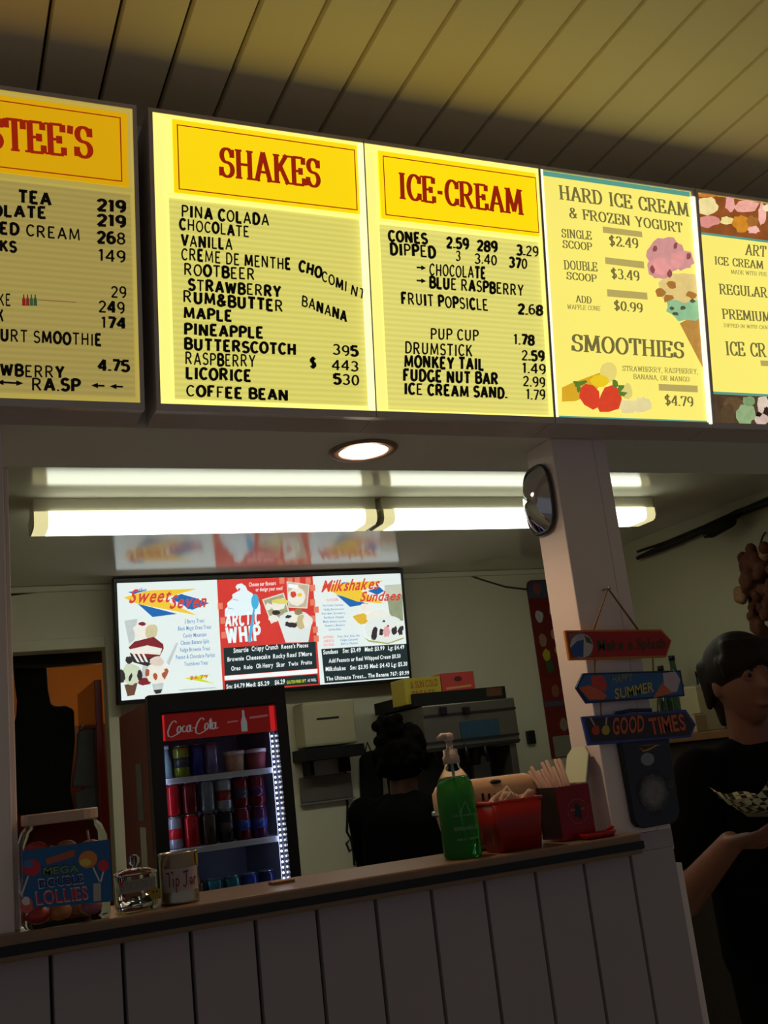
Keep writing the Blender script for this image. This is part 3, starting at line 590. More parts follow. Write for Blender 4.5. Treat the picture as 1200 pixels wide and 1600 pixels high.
s_small = emit('screen_small', (84, 128, 180), L_TV); s_pinkt = emit('screen_pink_text', (224, 110, 120), L_TV)
def sp(n, rgb, var=.3, sc_=40): return emit('scr_' + n, rgb, L_TV, var=var, scale=sc_)
def tq(pts): return pxs(TP, pts)
U0, U1, V0, V1 = X0 + .016, X1 - .012, .018, TH - .022
ua = (TP.px(338.5, 908)[0] + TP.px(349, 1085)[0]) / 2; ub = (TP.px(489, 903)[0] + TP.px(500, 1070)[0]) / 2
slab(MB(), TP, [(U0, V0), (ua, V0), (ua, V1), (U0, V1)], s_white, -.003, .0002).build('left_screen', tv)
slab(MB(), TP, [(ua, V0), (ub, V0), (ub, V1), (ua, V1)], s_red, -.003, .0002).build('middle_screen', tv)
slab(MB(), TP, [(ub, V0), (U1, V0), (U1, V1), (ub, V1)], s_white, -.003, .0002).build('right_screen', tv)
def A(x, y): return (160 + x / 6, 880 + y / 6)             # left page zoom
def B(x, y): return (330 + x / 7.06, 880 + y / 7.06)       # middle page zoom
def Cc(x, y): return (480 + x / 6.667, 880 + y / 6.667)    # right page zoom
def fl(mb, F, pts, m, n): flat(mb, TP, tq([F(*p) for p in pts]), m, n)
def bl(mb, F, x, y, a, b, m, n, sd=1, jag=.12, nn=18, rot=0): fl(mb, F, blob(x, y, a, b, nn, jag, sd, rot), m, n)
def tx(mb, F, s, a, b, c, m, n=.0022, mask='m', **k): write(mb, s, TP, F(*a), F(*b), F(*c), m, n=n, mask=mask, **k)
# left page: The Sweet Seven
mb = MB()
fl(mb, A, [(330, 380), (470, 505), (700, 475)], s_blue, .0006); fl(mb, A, [(235, 270), (420, 250), (300, 290)], s_blue, .0006); fl(mb, A, [(640, 330), (740, 288), (1000, 375), (840, 438)], s_blue, .0006)
fl(mb, A, [(195, 322), (440, 255), (890, 238), (560, 335), (890, 490), (330, 382)], s_yel, .0009)
fl(mb, A, [(690, 320), (740, 290), (900, 335), (860, 430), (800, 430)], s_blue, .0012); mb.build('star_picture', tv)
mb = MB(); tx(mb, A, 'the', (335, 275), (415, 270), (335, 232), s_small); tx(mb, A, 'Sweet', (245, 372), (625, 362), (262, 250), s_title, mask='1', shear=.25); tx(mb, A, 'Seven', (625, 425), (960, 410), (640, 305), s_title, mask='1', shear=.25); mb.build('title_lettering', tv)
for k, (s, x0, x1, y) in enumerate((('3 Berry Treat', 770, 955, 565), ('Black Magic Oreo Treat', 708, 1020, 632), ('Candy Mountain', 755, 975, 698), ('Classic Banana Split', 733, 1000, 765), ('Fudge Brownie Treat', 728, 1010, 832), ('Peanut & Chocolate Parfait', 688, 1055, 900), ('Touchdown Treat', 765, 990, 963))):
    mb = MB(); tx(mb, A, s, (x0, y), (x1, y - (x1 - x0) * .06), (x0, y - 36), s_small); mb.build('lettering', tv)
mb = MB(); fl(mb, A, [(760, 1080), (1010, 1040), (930, 1085), (1050, 1130)], sp('lime', (206, 222, 40), .1), .0006); tx(mb, A, '$6.79', (820, 1090), (985, 1080), (822, 1056), s_title, n=.0012); fl(mb, A, [(720, 1185), (1060, 1160), (1060, 1172), (720, 1197)], sp('greyline', (190, 204, 206), .2), .0006); mb.build('price_star', tv)
mb = MB()
gl = sp('glass', (196, 206, 204), .2); dk = sp('fudge', (58, 50, 54), .4); bp_ = sp('berry', (132, 42, 50), .4); crm = sp('cream', (238, 236, 224), .12)
fl(mb, A, [(205, 540), (330, 520), (300, 720), (250, 760)], gl, .0006); bl(mb, A, 400, 640, 110, 90, crm, .0008, 3); bl(mb, A, 460, 640, 60, 70, sp('caramelcream', (210, 200, 160), .2), .001, 4); bl(mb, A, 372, 568, 34, 18, bp_, .0013, 5)
fl(mb, A, [(245, 790), (300, 735), (480, 690), (570, 760), (575, 800), (540, 870), (460, 920), (300, 870)], bp_, .001); fl(mb, A, [(250, 810), (420, 770), (560, 800), (540, 860), (420, 850), (270, 850)], crm, .0012)
fl(mb, A, [(255, 840), (420, 890), (530, 860), (470, 980), (400, 960), (290, 930)], dk, .0013)
for k in range(3): fl(mb, A, [(280 + k * 45, 850), (300 + k * 45, 850), (350 + k * 40, 930), (325 + k * 40, 925)], crm, .0015)
fl(mb, A, [(380, 950), (470, 950), (480, 1080), (450, 1140), (330, 1130), (350, 1080)], gl, .0008); bl(mb, A, 390, 1110, 60, 36, bp_, .0014, 6)
fl(mb, A, [(600, 930), (690, 745), (712, 748), (625, 960)], gl, .0009)
ga = sp('mint_sundae', (206, 218, 190), .2)
bl(mb, A, 265, 1040, 95, 105, ga, .0016, 7); bl(mb, A, 180, 1060, 34, 66, dk, .0017, 8); bl(mb, A, 350, 1050, 26, 50, dk, .0017, 9); bl(mb, A, 250, 908, 36, 34, dk, .0018, 10); bl(mb, A, 262, 1070, 14, 40, dk, .0018, 11, rot=.3)
fl(mb, A, [(205, 1140), (330, 1120), (300, 1235), (235, 1248)], sp('cup_brown', (110, 76, 60), .4), .0015)
bl(mb, A, 515, 1030, 100, 110, crm, .0016, 12); bl(mb, A, 510, 920, 70, 46, sp('nutcream', (226, 210, 196), .25), .0017, 13)
for k, (x, y) in enumerate(((420, 1030), (495, 1060), (580, 1050), (600, 1010))): bl(mb, A, x, y, 22, 34, sp('syrup', (176, 96, 66), .3), .0018, 60 + k, .3, 9)
fl(mb, A, [(465, 1130), (575, 1120), (560, 1215), (510, 1228), (478, 1215)], gl, .0015); fl(mb, A, [(480, 1190), (560, 1180), (545, 1218), (500, 1225)], dk, .0017); mb.build('sundae_picture', tv)
# middle page: Arctic Whip
chk = sp('red_check', (226, 128, 100), .1)
for k, (x, y) in enumerate(((750, 160), (920, 160), (1040, 160), (1090, 240), (1090, 400), (1130, 480), (1095, 580), (1120, 700), (1130, 800), (100, 600), (110, 760), (70, 440), (960, 230), (840, 165))):
    mb = MB(); fl(mb, B, [(x, y), (x + 55, y - 4), (x + 58, y + 66), (x + 3, y + 70)], chk, .0006); mb.build('check_square', tv)
mb = MB(); sw = emit('swirl', (226, 244, 248), L_TV)
fl(mb, B, [(290, 300), (268, 262), (285, 235), (335, 222), (380, 255), (400, 300), (455, 335), (470, 380), (520, 400), (540, 470), (545, 560), (150, 590), (150, 510), (180, 480), (175, 440), (215, 405), (235, 385), (232, 345), (290, 312), (325, 290), (305, 272)], sw, .0008)
for a, b in (((185, 488), (250, 505)), ((240, 392), (300, 408))): fl(mb, B, [a, b, (b[0], b[1] + 7), (a[0], a[1] + 12)], sp('swirl_line', (170, 180, 190), .1), .0012)
mb.build('swirl_picture', tv)
mb = MB(); tx(mb, B, 'ARCTIC', (150, 705), (545, 668), (152, 560), sw, n=.0010, style='cond', mask='1'); mb.build('title_lettering', tv)
mb = MB(); tx(mb, B, 'WHIP', (165, 885), (560, 855), (150, 708), sw, n=.0010, style='cond', mask='1'); mb.build('title_lettering', tv)
mb = MB(); sb_ = emit('spoon_blue', (70, 176, 220), L_TV); bl(mb, B, 482, 425, 42, 84, sb_, .002, 3, .02, 20); fl(mb, B, [(462, 500), (482, 500), (448, 800), (440, 860), (420, 880), (408, 860), (412, 800)], sb_, .002); mb.build('spoon_picture', tv)
mb = MB(); tx(mb, B, 'Choose our flavours', (415, 258), (712, 240), (415, 215), s_text); tx(mb, B, 'or design your own!', (490, 312), (785, 295), (490, 272), s_text); mb.build('lettering', tv)
mb = MB(); fr = sp('photo_edge', (214, 216, 200), .05)
fl(mb, B, [(560, 400), (800, 325), (870, 560), (660, 670)], fr, .0007); fl(mb, B, [(580, 410), (790, 345), (850, 550), (670, 650)], sp('photo_olive', (170, 168, 132), .35), .0009)
bl(mb, B, 745, 455, 80, 70, crm, .0011, 4, .2); bl(mb, B, 760, 420, 90, 30, sp('banana2', (226, 214, 110), .2), .0012, 5); bl(mb, B, 715, 545, 44, 28, dk, .0013, 6); bl(mb, B, 630, 480, 40, 40, crm, .0011, 7, .2); bl(mb, B, 690, 610, 60, 40, crm, .001, 8)
fl(mb, B, [(830, 200), (1085, 235), (1060, 500), (850, 490)], fr, .0010); fl(mb, B, [(842, 212), (1072, 248), (1048, 488), (862, 478)], sp('photo_tan', (206, 186, 160), .3), .0012)
bl(mb, B, 940, 370, 96, 100, crm, .0014, 9, .04, 24); bl(mb, B, 905, 345, 34, 34, s_title, .0016, 10); bl(mb, B, 975, 350, 26, 22, s_yel, .0016, 11); fl(mb, B, [(850, 225), (960, 240), (955, 285), (848, 270)], s_text, .0016); mb.build('photo_picture', tv)
mb = MB(); cup = emit('cup_white', (222, 232, 230), L_TV, var=.08, scale=8); fl(mb, B, [(740, 640), (1115, 620), (1070, 870), (820, 875)], cup, .0018); bl(mb, B, 928, 640, 190, 115, cup, .002, 12, .03, 26); bl(mb, B, 880, 670, 70, 44, dk, .0023, 13, .2); bl(mb, B, 890, 610, 60, 50, crm, .0025, 14, .2); bl(mb, B, 850, 590, 30, 20, dk, .0026, 15, .3); bl(mb, B, 990, 650, 56, 80, sp('nut', (200, 186, 140), .3), .0023, 16, .1); bl(mb, B, 1045, 640, 36, 66, crm, .0025, 17); bl(mb, B, 960, 540, 50, 34, sp('cookie', (150, 136, 90), .4), .0024, 18, .3); mb.build('cup_picture', tv)
mb = MB(); fl(mb, B, [(135, 935), (1150, 865), (1165, 1160), (150, 1240)], s_black, .0008); fl(mb, B, [(150, 1300), (1170, 1225), (1185, 1330), (150, 1400)], s_black, .0008); fl(mb, B, [(145, 1245), (1172, 1165), (1172, 1215), (148, 1292)], s_text, .0008); mb.build('list_band', tv)
for s, a, b, y0 in (('Smartie', (245, 990), (410, 975), 940), ('Crispy Crunch', (445, 970), (738, 945), 920), ("Reese's Pieces", (772, 945), (1070, 925), 900), ('Brownie', (178, 1085), (360, 1070), 1040), ('Cheesecake', (385, 1070), (650, 1050), 1022), ('Rocky Road', (682, 1052), (938, 1030), 1005), ("S'More", (962, 1030), (1110, 1020), 985), ('Oreo', (220, 1185), (322, 1178), 1140), ('Rolo', (360, 1170), (455, 1163), 1128), ('Oh Henry', (495, 1160), (682, 1145), 1112), ('Skor', (718, 1145), (812, 1138), 1098), ('Twix', (850, 1135), (960, 1125), 1092), ('Fruits', (992, 1120), (1110, 1112), 1078), ('Sm: $4.79', (165, 1385), (368, 1368), 1340), ('Med: $5.29', (385, 1365), (640, 1345), 1320), ('$6.29', (700, 1340), (812, 1328), 1292)):
    mb = MB(); tx(mb, B, s, a, b, (a[0], y0), s_text, n=.0014, mask='1'); mb.build('lettering', tv)
mb = MB(); tx(mb, B, 'GLUTEN FREE OPT', (832, 1330), (1045, 1312), (832, 1298), sp('lime_text', (196, 220, 40), .05), n=.0014, mask='1'); tx(mb, B, 'AS WELL', (1062, 1308), (1160, 1300), (1062, 1278), s_text, n=.0014); mb.build('lettering', tv)
# right page: Milkshakes Sundaes
mb = MB(); fl(mb, Cc, [(300, 325), (445, 455), (640, 425)], s_blue, .0006); fl(mb, Cc, [(630, 290), (750, 245), (800, 290), (730, 330)], s_blue, .0012); fl(mb, Cc, [(150, 240), (420, 200), (800, 180), (560, 290), (800, 420), (520, 400), (300, 320)], s_yel, .0009); fl(mb, Cc, [(350, 205), (430, 195), (380, 215)], s_blue, .0010); mb.build('star_picture', tv)
mb = MB(); tx(mb, Cc, 'Milkshakes', (145, 300), (735, 265), (165, 185), s_title, mask='1', shear=.2, n=.0026); tx(mb, Cc, 'Sundaes', (545, 398), (960, 385), (560, 300), s_title, mask='1', shear=.2, n=.0026); mb.build('title_lettering', tv)
mb = MB(); tx(mb, Cc, 'FLAVOURS', (200, 400), (325, 392), (200, 372), s_pinkt)
for k, s in enumerate(('ADDITIONAL', 'SUNDAES &', 'FLAVOURS')): tx(mb, Cc, s, (165 + k * 4, 785 + k * 40), (275 + k * 2, 778 + k * 40), (165 + k * 4, 760 + k * 40), s_pinkt)
mb.build('lettering', tv)
for k, (s, a, b) in enumerate((('Pina Colada, Chocolate', 160, 375), ('Vanilla, Butterscotch', 165, 380), ('Root Beer, Strawberry', 150, 395), ('Rum Butter, Pineapple', 172, 380), ('Maple, Banana, Licorice', 165, 400), ('Raspberry, Blueberry', 185, 390), ('Coffee Bean', 222, 350))):
    mb = MB(); tx(mb, Cc, s, (a, 452 + k * 42), (b, 444 + k * 42), (a, 430 + k * 42), s_small); mb.build('lettering', tv)
for k, (s, a, b) in enumerate((('Oreo, Skor, Rolo, Hot', 312, 548), ('Fudge, Caramel', 345, 522), ('Berry, Peanut', 352, 525))):
    mb = MB(); tx(mb, Cc, s, (a, 775 + k * 38), (b, 764 + k * 38), (a, 752 + k * 38), s_small); mb.build('lettering', tv)
mb = MB(); fl(mb, Cc, [(800, 230), (985, 215), (1000, 600), (870, 610), (840, 420)], sp('shake_glass', (150, 160, 128), .25), .0013); fl(mb, Cc, [(800, 230), (985, 215), (990, 330), (815, 350)], sp('shake_foam', (200, 204, 184), .15), .0015); mb.build('milkshake_picture', tv)
mb = MB(); bl(mb, Cc, 600, 470, 60, 50, crm, .0011, 3); fl(mb, Cc, [(470, 555), (520, 535), (590, 520), (640, 560), (730, 535), (690, 610), (560, 640), (525, 620)], sp('pineapple', (228, 186, 60), .2), .0013)
bl(mb, Cc, 810, 690, 220, 145, sp('plate', (226, 236, 230), .06), .0016, 4, .03, 28); fl(mb, Cc, [(585, 770), (640, 800), (840, 830), (1010, 770), (1000, 790), (840, 845), (640, 820)], sp('plate_rim', (176, 180, 120), .2), .0018); bl(mb, Cc, 750, 560, 130, 80, crm, .0014, 5, .1)
for k, (x, y, a, b) in enumerate(((700, 730, 30, 60), (770, 720, 24, 34), (910, 700, 30, 40), (965, 710, 26, 50), (795, 605, 14, 12), (990, 680, 14, 26), (675, 770, 14, 30))): bl(mb, Cc, x, y, a, b, dk, .0020, 80 + k, .35, 10)
bl(mb, Cc, 825, 715, 40, 56, sp('pink_sauce', (224, 170, 172), .2), .0021, 9, .2); bl(mb, Cc, 840, 655, 14, 12, s_title, .0022, 10); mb.build('sundae_picture', tv)
mb = MB(); fl(mb, Cc, [(145, 895), (1035, 838), (1075, 1180), (180, 1250)], s_black, .0022); mb.build('list_band', tv)
for s, a, b, y0 in (('Sundaes', (165, 950), (318, 938), 908), ('Sm: $3.49', (368, 935), (556, 922), 892), ('Med: $3.99', (598, 920), (802, 905), 878), ('Lg: $4.49', (840, 905), (1008, 892), 864), ('Add Peanuts or Real Whipped Cream $0.50', (222, 1038), (970, 985), 998), ('Milkshakes', (190, 1125), (398, 1112), 1082), ('Sm: $3.95', (445, 1110), (632, 1098), 1068), ('Med: $4.43', (652, 1095), (856, 1080), 1052), ('Lg: $5.30', (875, 1080), (1040, 1068), 1038), ('The Ultimate Treat... The Banana 767: $9.99', (195, 1225), (1058, 1160), 1185)):
    mb = MB(); tx(mb, Cc, s, a, b, (a[0], y0), s_text, n=.0028, mask='1'); mb.build('lettering', tv)

# ------------------------------------------------------------------ drinks fridge and what stands in it
FX0, FX1, FY0, FY1, FZ = .622, 1.072, 3.30, 3.86, 1.800
fr_ = thing('drinks_fridge', 'tall black and red glass door drinks fridge behind the counter', 'fridge', ((FX0 + FX1) / 2, 3.58, 0))
red_side = mat('fridge_red', (120, 20, 18), 0.35, var=.12, scale=3); liner = mat('fridge_liner', (150, 154, 170), 0.35, var=.05)
mb = MB()
mb.box(FX0, FX0 + .024, FY0 + .05, FY1, 0, FZ - .02, red_side); mb.box(FX1 - .024, FX1, FY0 + .05, FY1, 0, FZ - .02, red_side); mb.box(FX0 + .0245, FX1 - .0245, FY1 - .024, FY1, 0, FZ - .02, red_side)
mb.box(FX0 + .0245, FX1 - .0245, FY0 + .05, FY1 - .0245, FZ - .09, FZ - .02, black); mb.box(FX0 + .0245, FX1 - .0245, FY0 + .05, FY1 - .0245, 0, .25, black); mb.build('cabinet', fr_)
mb = MB(); mb.box(FX0 + .0246, FX0 + .03, FY0 + .06, FY1 - .026, .25, FZ - .09, liner); mb.box(FX1 - .03, FX1 - .0246, FY0 + .06, FY1 - .026, .25, FZ - .09, liner); mb.box(FX0 + .031, FX1 - .031, FY1 - .03, FY1 - .0255, .25, FZ - .09, liner); mb.build('liner', fr_)
door = MB(); PL = Plane((0, FY0, 0), (1, 0, 0), (0, 0, 1))
ringbox(door, PL, [(FX0, .2), (FX1, .2), (FX1, FZ), (FX0, FZ)], [(.664, .27), (1.036, .27), (1.036, 1.738), (.664, 1.738)], black, -.049, 0); door = door.build('door', fr_, bevel=.004)
MB().box(.6645, 1.0355, FY0 + .014, FY0 + .018, .2705, 1.7375, mat('door_glass', (235, 240, 240), 0.03, var=0, trans=1.0, ior=1.06, spec=.3)).build('glass_pane', door)
coke = emit('fridge_sign_red', (160, 34, 28), .24, var=.15, scale=6); swirl_w = emit('fridge_sign_white', (190, 186, 186), .22); sign_bright = emit('fridge_sign_edge', (236, 40, 44), .6)
sg = MB(); sg.box(.6655, 1.0345, FY0 + .022, FY0 + .03, 1.655, 1.737, coke); sgo = sg.build('sign_strip', fr_)
SP = Plane((0, FY0 + .0215, 0), (1, 0, 0), (0, 0, 1))
mb = MB(); flat(mb, SP, [(.6655, 1.656), (.674, 1.656), (.674, 1.736), (.6655, 1.736)], sign_bright, .0002); flat(mb, SP, [(1.018, 1.656), (1.0345, 1.656), (1.0345, 1.736), (1.018, 1.736)], sign_bright, .0002); mb.build('sign_edge', sgo)
def cursive(mb, paths, x, z, k, m, w=.0035):
    for p in paths: stroke(mb, [(a, b) for a, b in p], lambda u, v: SP.P(x + u * k, z + v * k, .0006), m, w / k, w / k * .45)
Cpath = [(1.05, .95), (.95, 1.15), (.7, 1.1), (.4, .7), (.2, .2), (.22, -.15), (.5, -.3), (1.0, -.1), (1.3, .1)]
def oo(x, y, s=.3): return [(x + s * .55 * math.cos(t) + .15 * math.sin(t) * s, y + s * math.sin(t)) for t in [2 * math.pi * i / 14 for i in range(15)]]
paths = [Cpath, oo(1.25, .32), [(1.85, .55), (1.7, .62), (1.55, .4), (1.6, .1), (1.8, .08), (1.95, .2)], oo(2.15, .33), [(2.35, .65), (2.28, .2), (2.4, .06), (2.5, .12)], [(2.5, .35), (2.72, .35)],
         [(p[0] + 2.6, p[1] + .05) for p in Cpath], oo(3.85, .38), [(4.15, .15), (4.35, .8), (4.3, 1.1), (4.2, .9), (4.2, .2), (4.3, .1)], oo(4.55, .38), [(4.75, .7), (4.68, .25), (4.8, .1), (4.95, .2)]]
mb = MB(); cursive(mb, paths, .676, 1.676, .034, swirl_w, .0052); mb.build('sign_lettering', sgo)
mb = MB(); flat(mb, SP, [(.920, 1.662), (.940, 1.662), (.940, 1.692), (.934, 1.712), (.934, 1.730), (.926, 1.730), (.926, 1.712), (.920, 1.692)], swirl_w, .0006); flat(mb, SP, [(.875, 1.693), (.910, 1.695), (.910, 1.700), (.875, 1.698)], emit('sign_dim', (150, 90, 88), .4), .0006); flat(mb, SP, [(.950, 1.700), (1.012, 1.703), (1.012, 1.710), (.950, 1.707)], emit('sign_dim', (150, 90, 88), .4), .0006); mb.build('bottle_mark', sgo)
SH = [1.541, 1.325, 1.10]
shelf_m = mat('shelf_white', (200, 202, 214), 0.3, var=.05)
for z in SH: MB().box(FX0 + .031, FX1 - .031, FY0 + .065, FY1 - .04, z - .018, z, shelf_m).build('shelf', fr_, bevel=.002)
led = emit('led_dot', (232, 236, 255), L_LED); mb = MB()
mb.box(1.024, 1.0335, FY0 + .052, FY0 + .056, .6, 1.652, mat('led_rail', (70, 72, 84), .4)); z = 1.640
while z > .9: mb.ell((1.0285, FY0 + .0505, z), (.0028, .002, .0032), led, 8, 6); z -= .0165
mb.build('led_strip', fr_); MB().box(1.0245, 1.033, FY0 + .0565, FY0 + .060, .95, 1.652, emit('fill_glow', (206, 212, 255), 4.5)).build('hidden_fill_bar', fr_)  # glowing bar added out of sight behind the rail to brighten the inside
mb = MB(); mb.box(.6665, .6735, FY0 + .052, FY0 + .056, .6, 1.652, mat('led_rail', (70, 72, 84), .4)); z = 1.640
while z > .9: mb.ell((.6700, FY0 + .0565, z), (.002, .002, .0028), led, 8, 6); z -= .0165
mb.build('led_strip', fr_); MB().box(.667, .673, FY0 + .0595, FY0 + .063, .95, 1.652, emit('fill_glow', (206, 212, 255), 4.5)).build('hidden_fill_bar', fr_)  # second added glow bar, hidden behind the left rail
paper = mat('paper', (196, 196, 196), 0.8, var=.06)
MB().box(FX0 - .0015, FX0 - .0003, 3.47, 3.57, 1.42, 1.60, mat('notice_paper', (120, 122, 124), .8)).build('taped_paper', fr_); MB().box(FX0 - .0015, FX0 - .0003, 3.45, 3.55, 1.12, 1.40, paper).build('taped_paper', fr_)
lid_m = mat('can_top', (190, 192, 198), 0.25, metal=.9, var=.05)
def can(x, z, rgb, words_, group, r=.027, h=.098, y=None, band=None):
    y = FY0 + .105 if y is None else y
    t = thing('drink_can', words_, 'drink can', (x, y, z + .0005), group); m = mat('can_%d_%d_%d' % rgb, rgb, 0.22, metal=.35, var=.2, scale=60)
    mb = MB().lathe([(r * .8, 0), (r, .006), (r, h - .012), (r * .82, h - .002)], (x, y, z + .0005), m, 20)
    if band: mb.lathe([(r + .0003, h * .3), (r + .0003, h * .62)], (x, y, z + .0005), mat('can_b%d_%d_%d' % band, band, .25, var=.3, scale=90), 20)
    mb.build('can_body', t); MB().lathe([(r * .82, h - .002), (r * .80, h + .001), (r * .70, h - .002), (.001, h - .002)], (x, y, z + .0005), lid_m, 20).build('can_lid', t)
silver, redc, dred, gry, blk, mar, pur, tealc, bluec, navy, slv = (150, 152, 160), (180, 24, 30), (110, 20, 26), (120, 128, 134), (40, 34, 36), (110, 26, 40), (80, 30, 80), (30, 104, 112), (40, 60, 150), (30, 34, 90), (120, 128, 170)
g2 = 'cans on the middle fridge shelf'; xs = [.700 + .0555 * k for k in range(6)]
names_low = [('silver and red can, far left of the lower row on the middle shelf', silver, redc), ('bright red can second from left, lower row on the middle shelf', redc, None), ('dark brown can third from left, lower row on the middle shelf', (70, 60, 50), None), ('black can fourth from left, lower row on the middle shelf', blk, (60, 50, 50)), ('maroon can fifth from left, lower row on the middle shelf', mar, bluec), ('purple can sixth from left, lower row on the middle shelf', pur, bluec)]
for x, (w, c, b) in zip(xs, names_low): can(x, SH[1], c, w, g2, band=b)
names_up = [('bright red can stacked on the silver and red can at far left', redc, None), ('dark red can stacked on the bright red can, middle shelf', dred, None), ('grey green can stacked on the dark brown can, middle shelf', gry, None), ('silver can stacked on the black can, middle shelf', silver, (130, 40, 40)), ('red and black can stacked on the maroon can', dred, (60, 60, 80)), ('maroon and blue can stacked on the purple can at right', mar, pur)]
for x, (w, c, b) in zip(xs, names_up): can(x, SH[1] + .1, c, w, g2, band=b)
g3 = 'cans on the lower fridge shelf'
for k, (w, c) in enumerate((('red can behind the tip jar, far left of the lower shelf', dred), ('brown can second from left on the lower shelf', (90, 60, 30)), ('teal can third from left on the lower shelf', tealc), ('teal can right of another teal can on the lower shelf', (36, 112, 124)), ('blue silver topped can between teal and navy cans', bluec), ('navy and silver can at the right end of the lower shelf', navy))): can(xs[k] + .002 * k, SH[2], c, w, g3, r=.0272, h=.122, band=slv if k == 5 else None)
g1 = 'drinks on the top fridge shelf'
can(.738, SH[0], (120, 130, 40), 'green and yellow can, leftmost can on the top shelf', g1, band=(60, 60, 60)); can(.787, SH[0], (44, 50, 130), 'dark blue can on the top shelf beside the yellow can', g1, r=.024); can(.834, SH[0], (130, 120, 160), 'pale lavender can on the top shelf left of the tubs', g1, r=.024)
t = thing('drink_bottle', 'small pale bottle at the left end of the top fridge shelf', 'drink bottle', (.690, 3.40, SH[0]), g1)
MB().lathe([(.014, 0), (.016, .004), (.016, .05), (.008, .075), (.007, .092)], (.690, 3.40, SH[0] + .0005), mat('pale_bottle', (120, 150, 160), .15, var=.1), 16).build('bottle_body', t); MB().lathe([(.0085, .092), (.0085, .103), (.001, .103)], (.690, 3.40, SH[0] + .0005), mat('white_cap', (200, 200, 210), .4), 14).build('bottle_cap', t)
for k, (x, rgb, w) in enumerate(((.912, (196, 160, 130), 'white lidded tub with peach label on the top fridge shelf'), (.986, (150, 70, 80), 'white lidded tub with dark red label at right of the top shelf'))):
    t = thing('tub', w, 'tub', (x, 3.41, SH[0]), g1); MB().lathe([(.028, 0), (.033, .052)], (x, 3.41, SH[0] + .0005), mat('tub_label%d' % k, rgb, .5, var=.35, scale=70), 24).build('tub_body', t); MB().lathe([(.035, .0525), (.035, .064), (.001, .066)], (x, 3.41, SH[0] + .0005), mat('tub_lid', (214, 206, 210), .4, var=.04), 24).build('tub_lid', t)
# ------------------------------------------------------------------ back wall things
def wp(px, py, y=Y_BACK - .002): return at(px, py, 'y', y)
WP = Plane((0, Y_BACK - .0025, 0), (1, 0, 0), (0, 0, 1))
disp_m = mat('dispenser_white', (196, 188, 156), 0.4, var=.05)
t = thing('paper_towel_dispenser', 'cream paper towel dispenser with a dark slot on the back wall', 'towel dispenser', (1.70, 4.70, 1.62))
MB().box(1.575, 1.835, 4.62, Y_BACK - .003, 1.625, 1.83, disp_m).build('cover', t, bevel=.012)
MB().box(1.64, 1.75, 4.617, 4.622, 1.745, 1.754, dark_gap).build('slot', t)
t = thing('wall_shelf', 'black shelf under the cream towel dispenser', 'shelf', (1.70, 4.65, 1.57)); MB().box(1.555, 1.84, 4.56, Y_BACK - .002, 1.565, 1.618, black_matte).build('shelf_board', t, bevel=.003); MB().box(1.60, 1.62, 4.66, Y_BACK - .002, 1.50, 1.564, black_matte).build('bracket', t); MB().box(1.78, 1.80, 4.66, Y_BACK - .002, 1.50, 1.564, black_matte).build('bracket', t)
t = thing('splash_panel', 'dull grey metal panel on the wall below the black shelf', 'panel', (1.7, 4.75, 1.3)); MB().box(1.575, 1.83, Y_BACK - .03, Y_BACK - .0025, 1.38, 1.495, mat('dull_grey', (110, 104, 96), .5, var=.15)).build('panel', t, bevel=.004); MB().box(1.57, 1.835, Y_BACK - .036, Y_BACK - .0025, 1.372, 1.379, metal).build('rim', t)
cord = mat('black_cord', (16, 16, 16), 0.5, var=0)
o = MB().tube([wp(539, 1188), wp(540, 1215), wp(543, 1260), wp(542, 1300), wp(549, 1312), wp(552, 1325), wp(546, 1330), wp(541, 1318), wp(548, 1310), wp(552, 1330), wp(554, 1352)], .006, cord).build('power_cord'); tag(o, 'black power cord looping down the back wall left of the dark haired person', 'cord')
t = thing('apron', 'black apron hanging on the wall behind the dark haired person', 'apron', (1.93, 4.72, 1.6))
a = [wp(560, 1186), wp(566, 1176), wp(582, 1172), wp(592, 1180), wp(600, 1300), wp(600, 1390), wp(564, 1390), wp(562, 1290)]
mb = MB().hexa([Vector((p.x, Y_BACK - .004, p.z)) for p in a], [Vector((p.x, Y_BACK - .045 + .012 * math.sin(i * 2.1), p.z)) for i, p in enumerate(a)], mat('black_cloth', (20, 19, 20), .95, var=.3, scale=20)); mb.build('cloth', t, bevel=.012)
MB().tube([wp(570, 1176), wp(574, 1160), wp(580, 1175)], .004, cord).build('neck_strap', t)
# cables along the top of the wall
o = MB().tube([wp(640, 901), wp(690, 901), wp(733, 899), wp(760, 908), wp(790, 917), wp(824, 921)], .005, mat('grey_cable', (70, 66, 56), .6, var=0)).build('cable'); tag(o, 'thin grey cable running from the screen right to the red poster', 'cable')
o = MB().tube([wp(11, 930), wp(60, 924), wp(110, 918), wp(176, 918)], .0055, mat('grey_cable', (70, 66, 56), .6, var=0)).build('cable'); tag(o, 'dark cable running along the top of the wall left of the screen', 'cable')
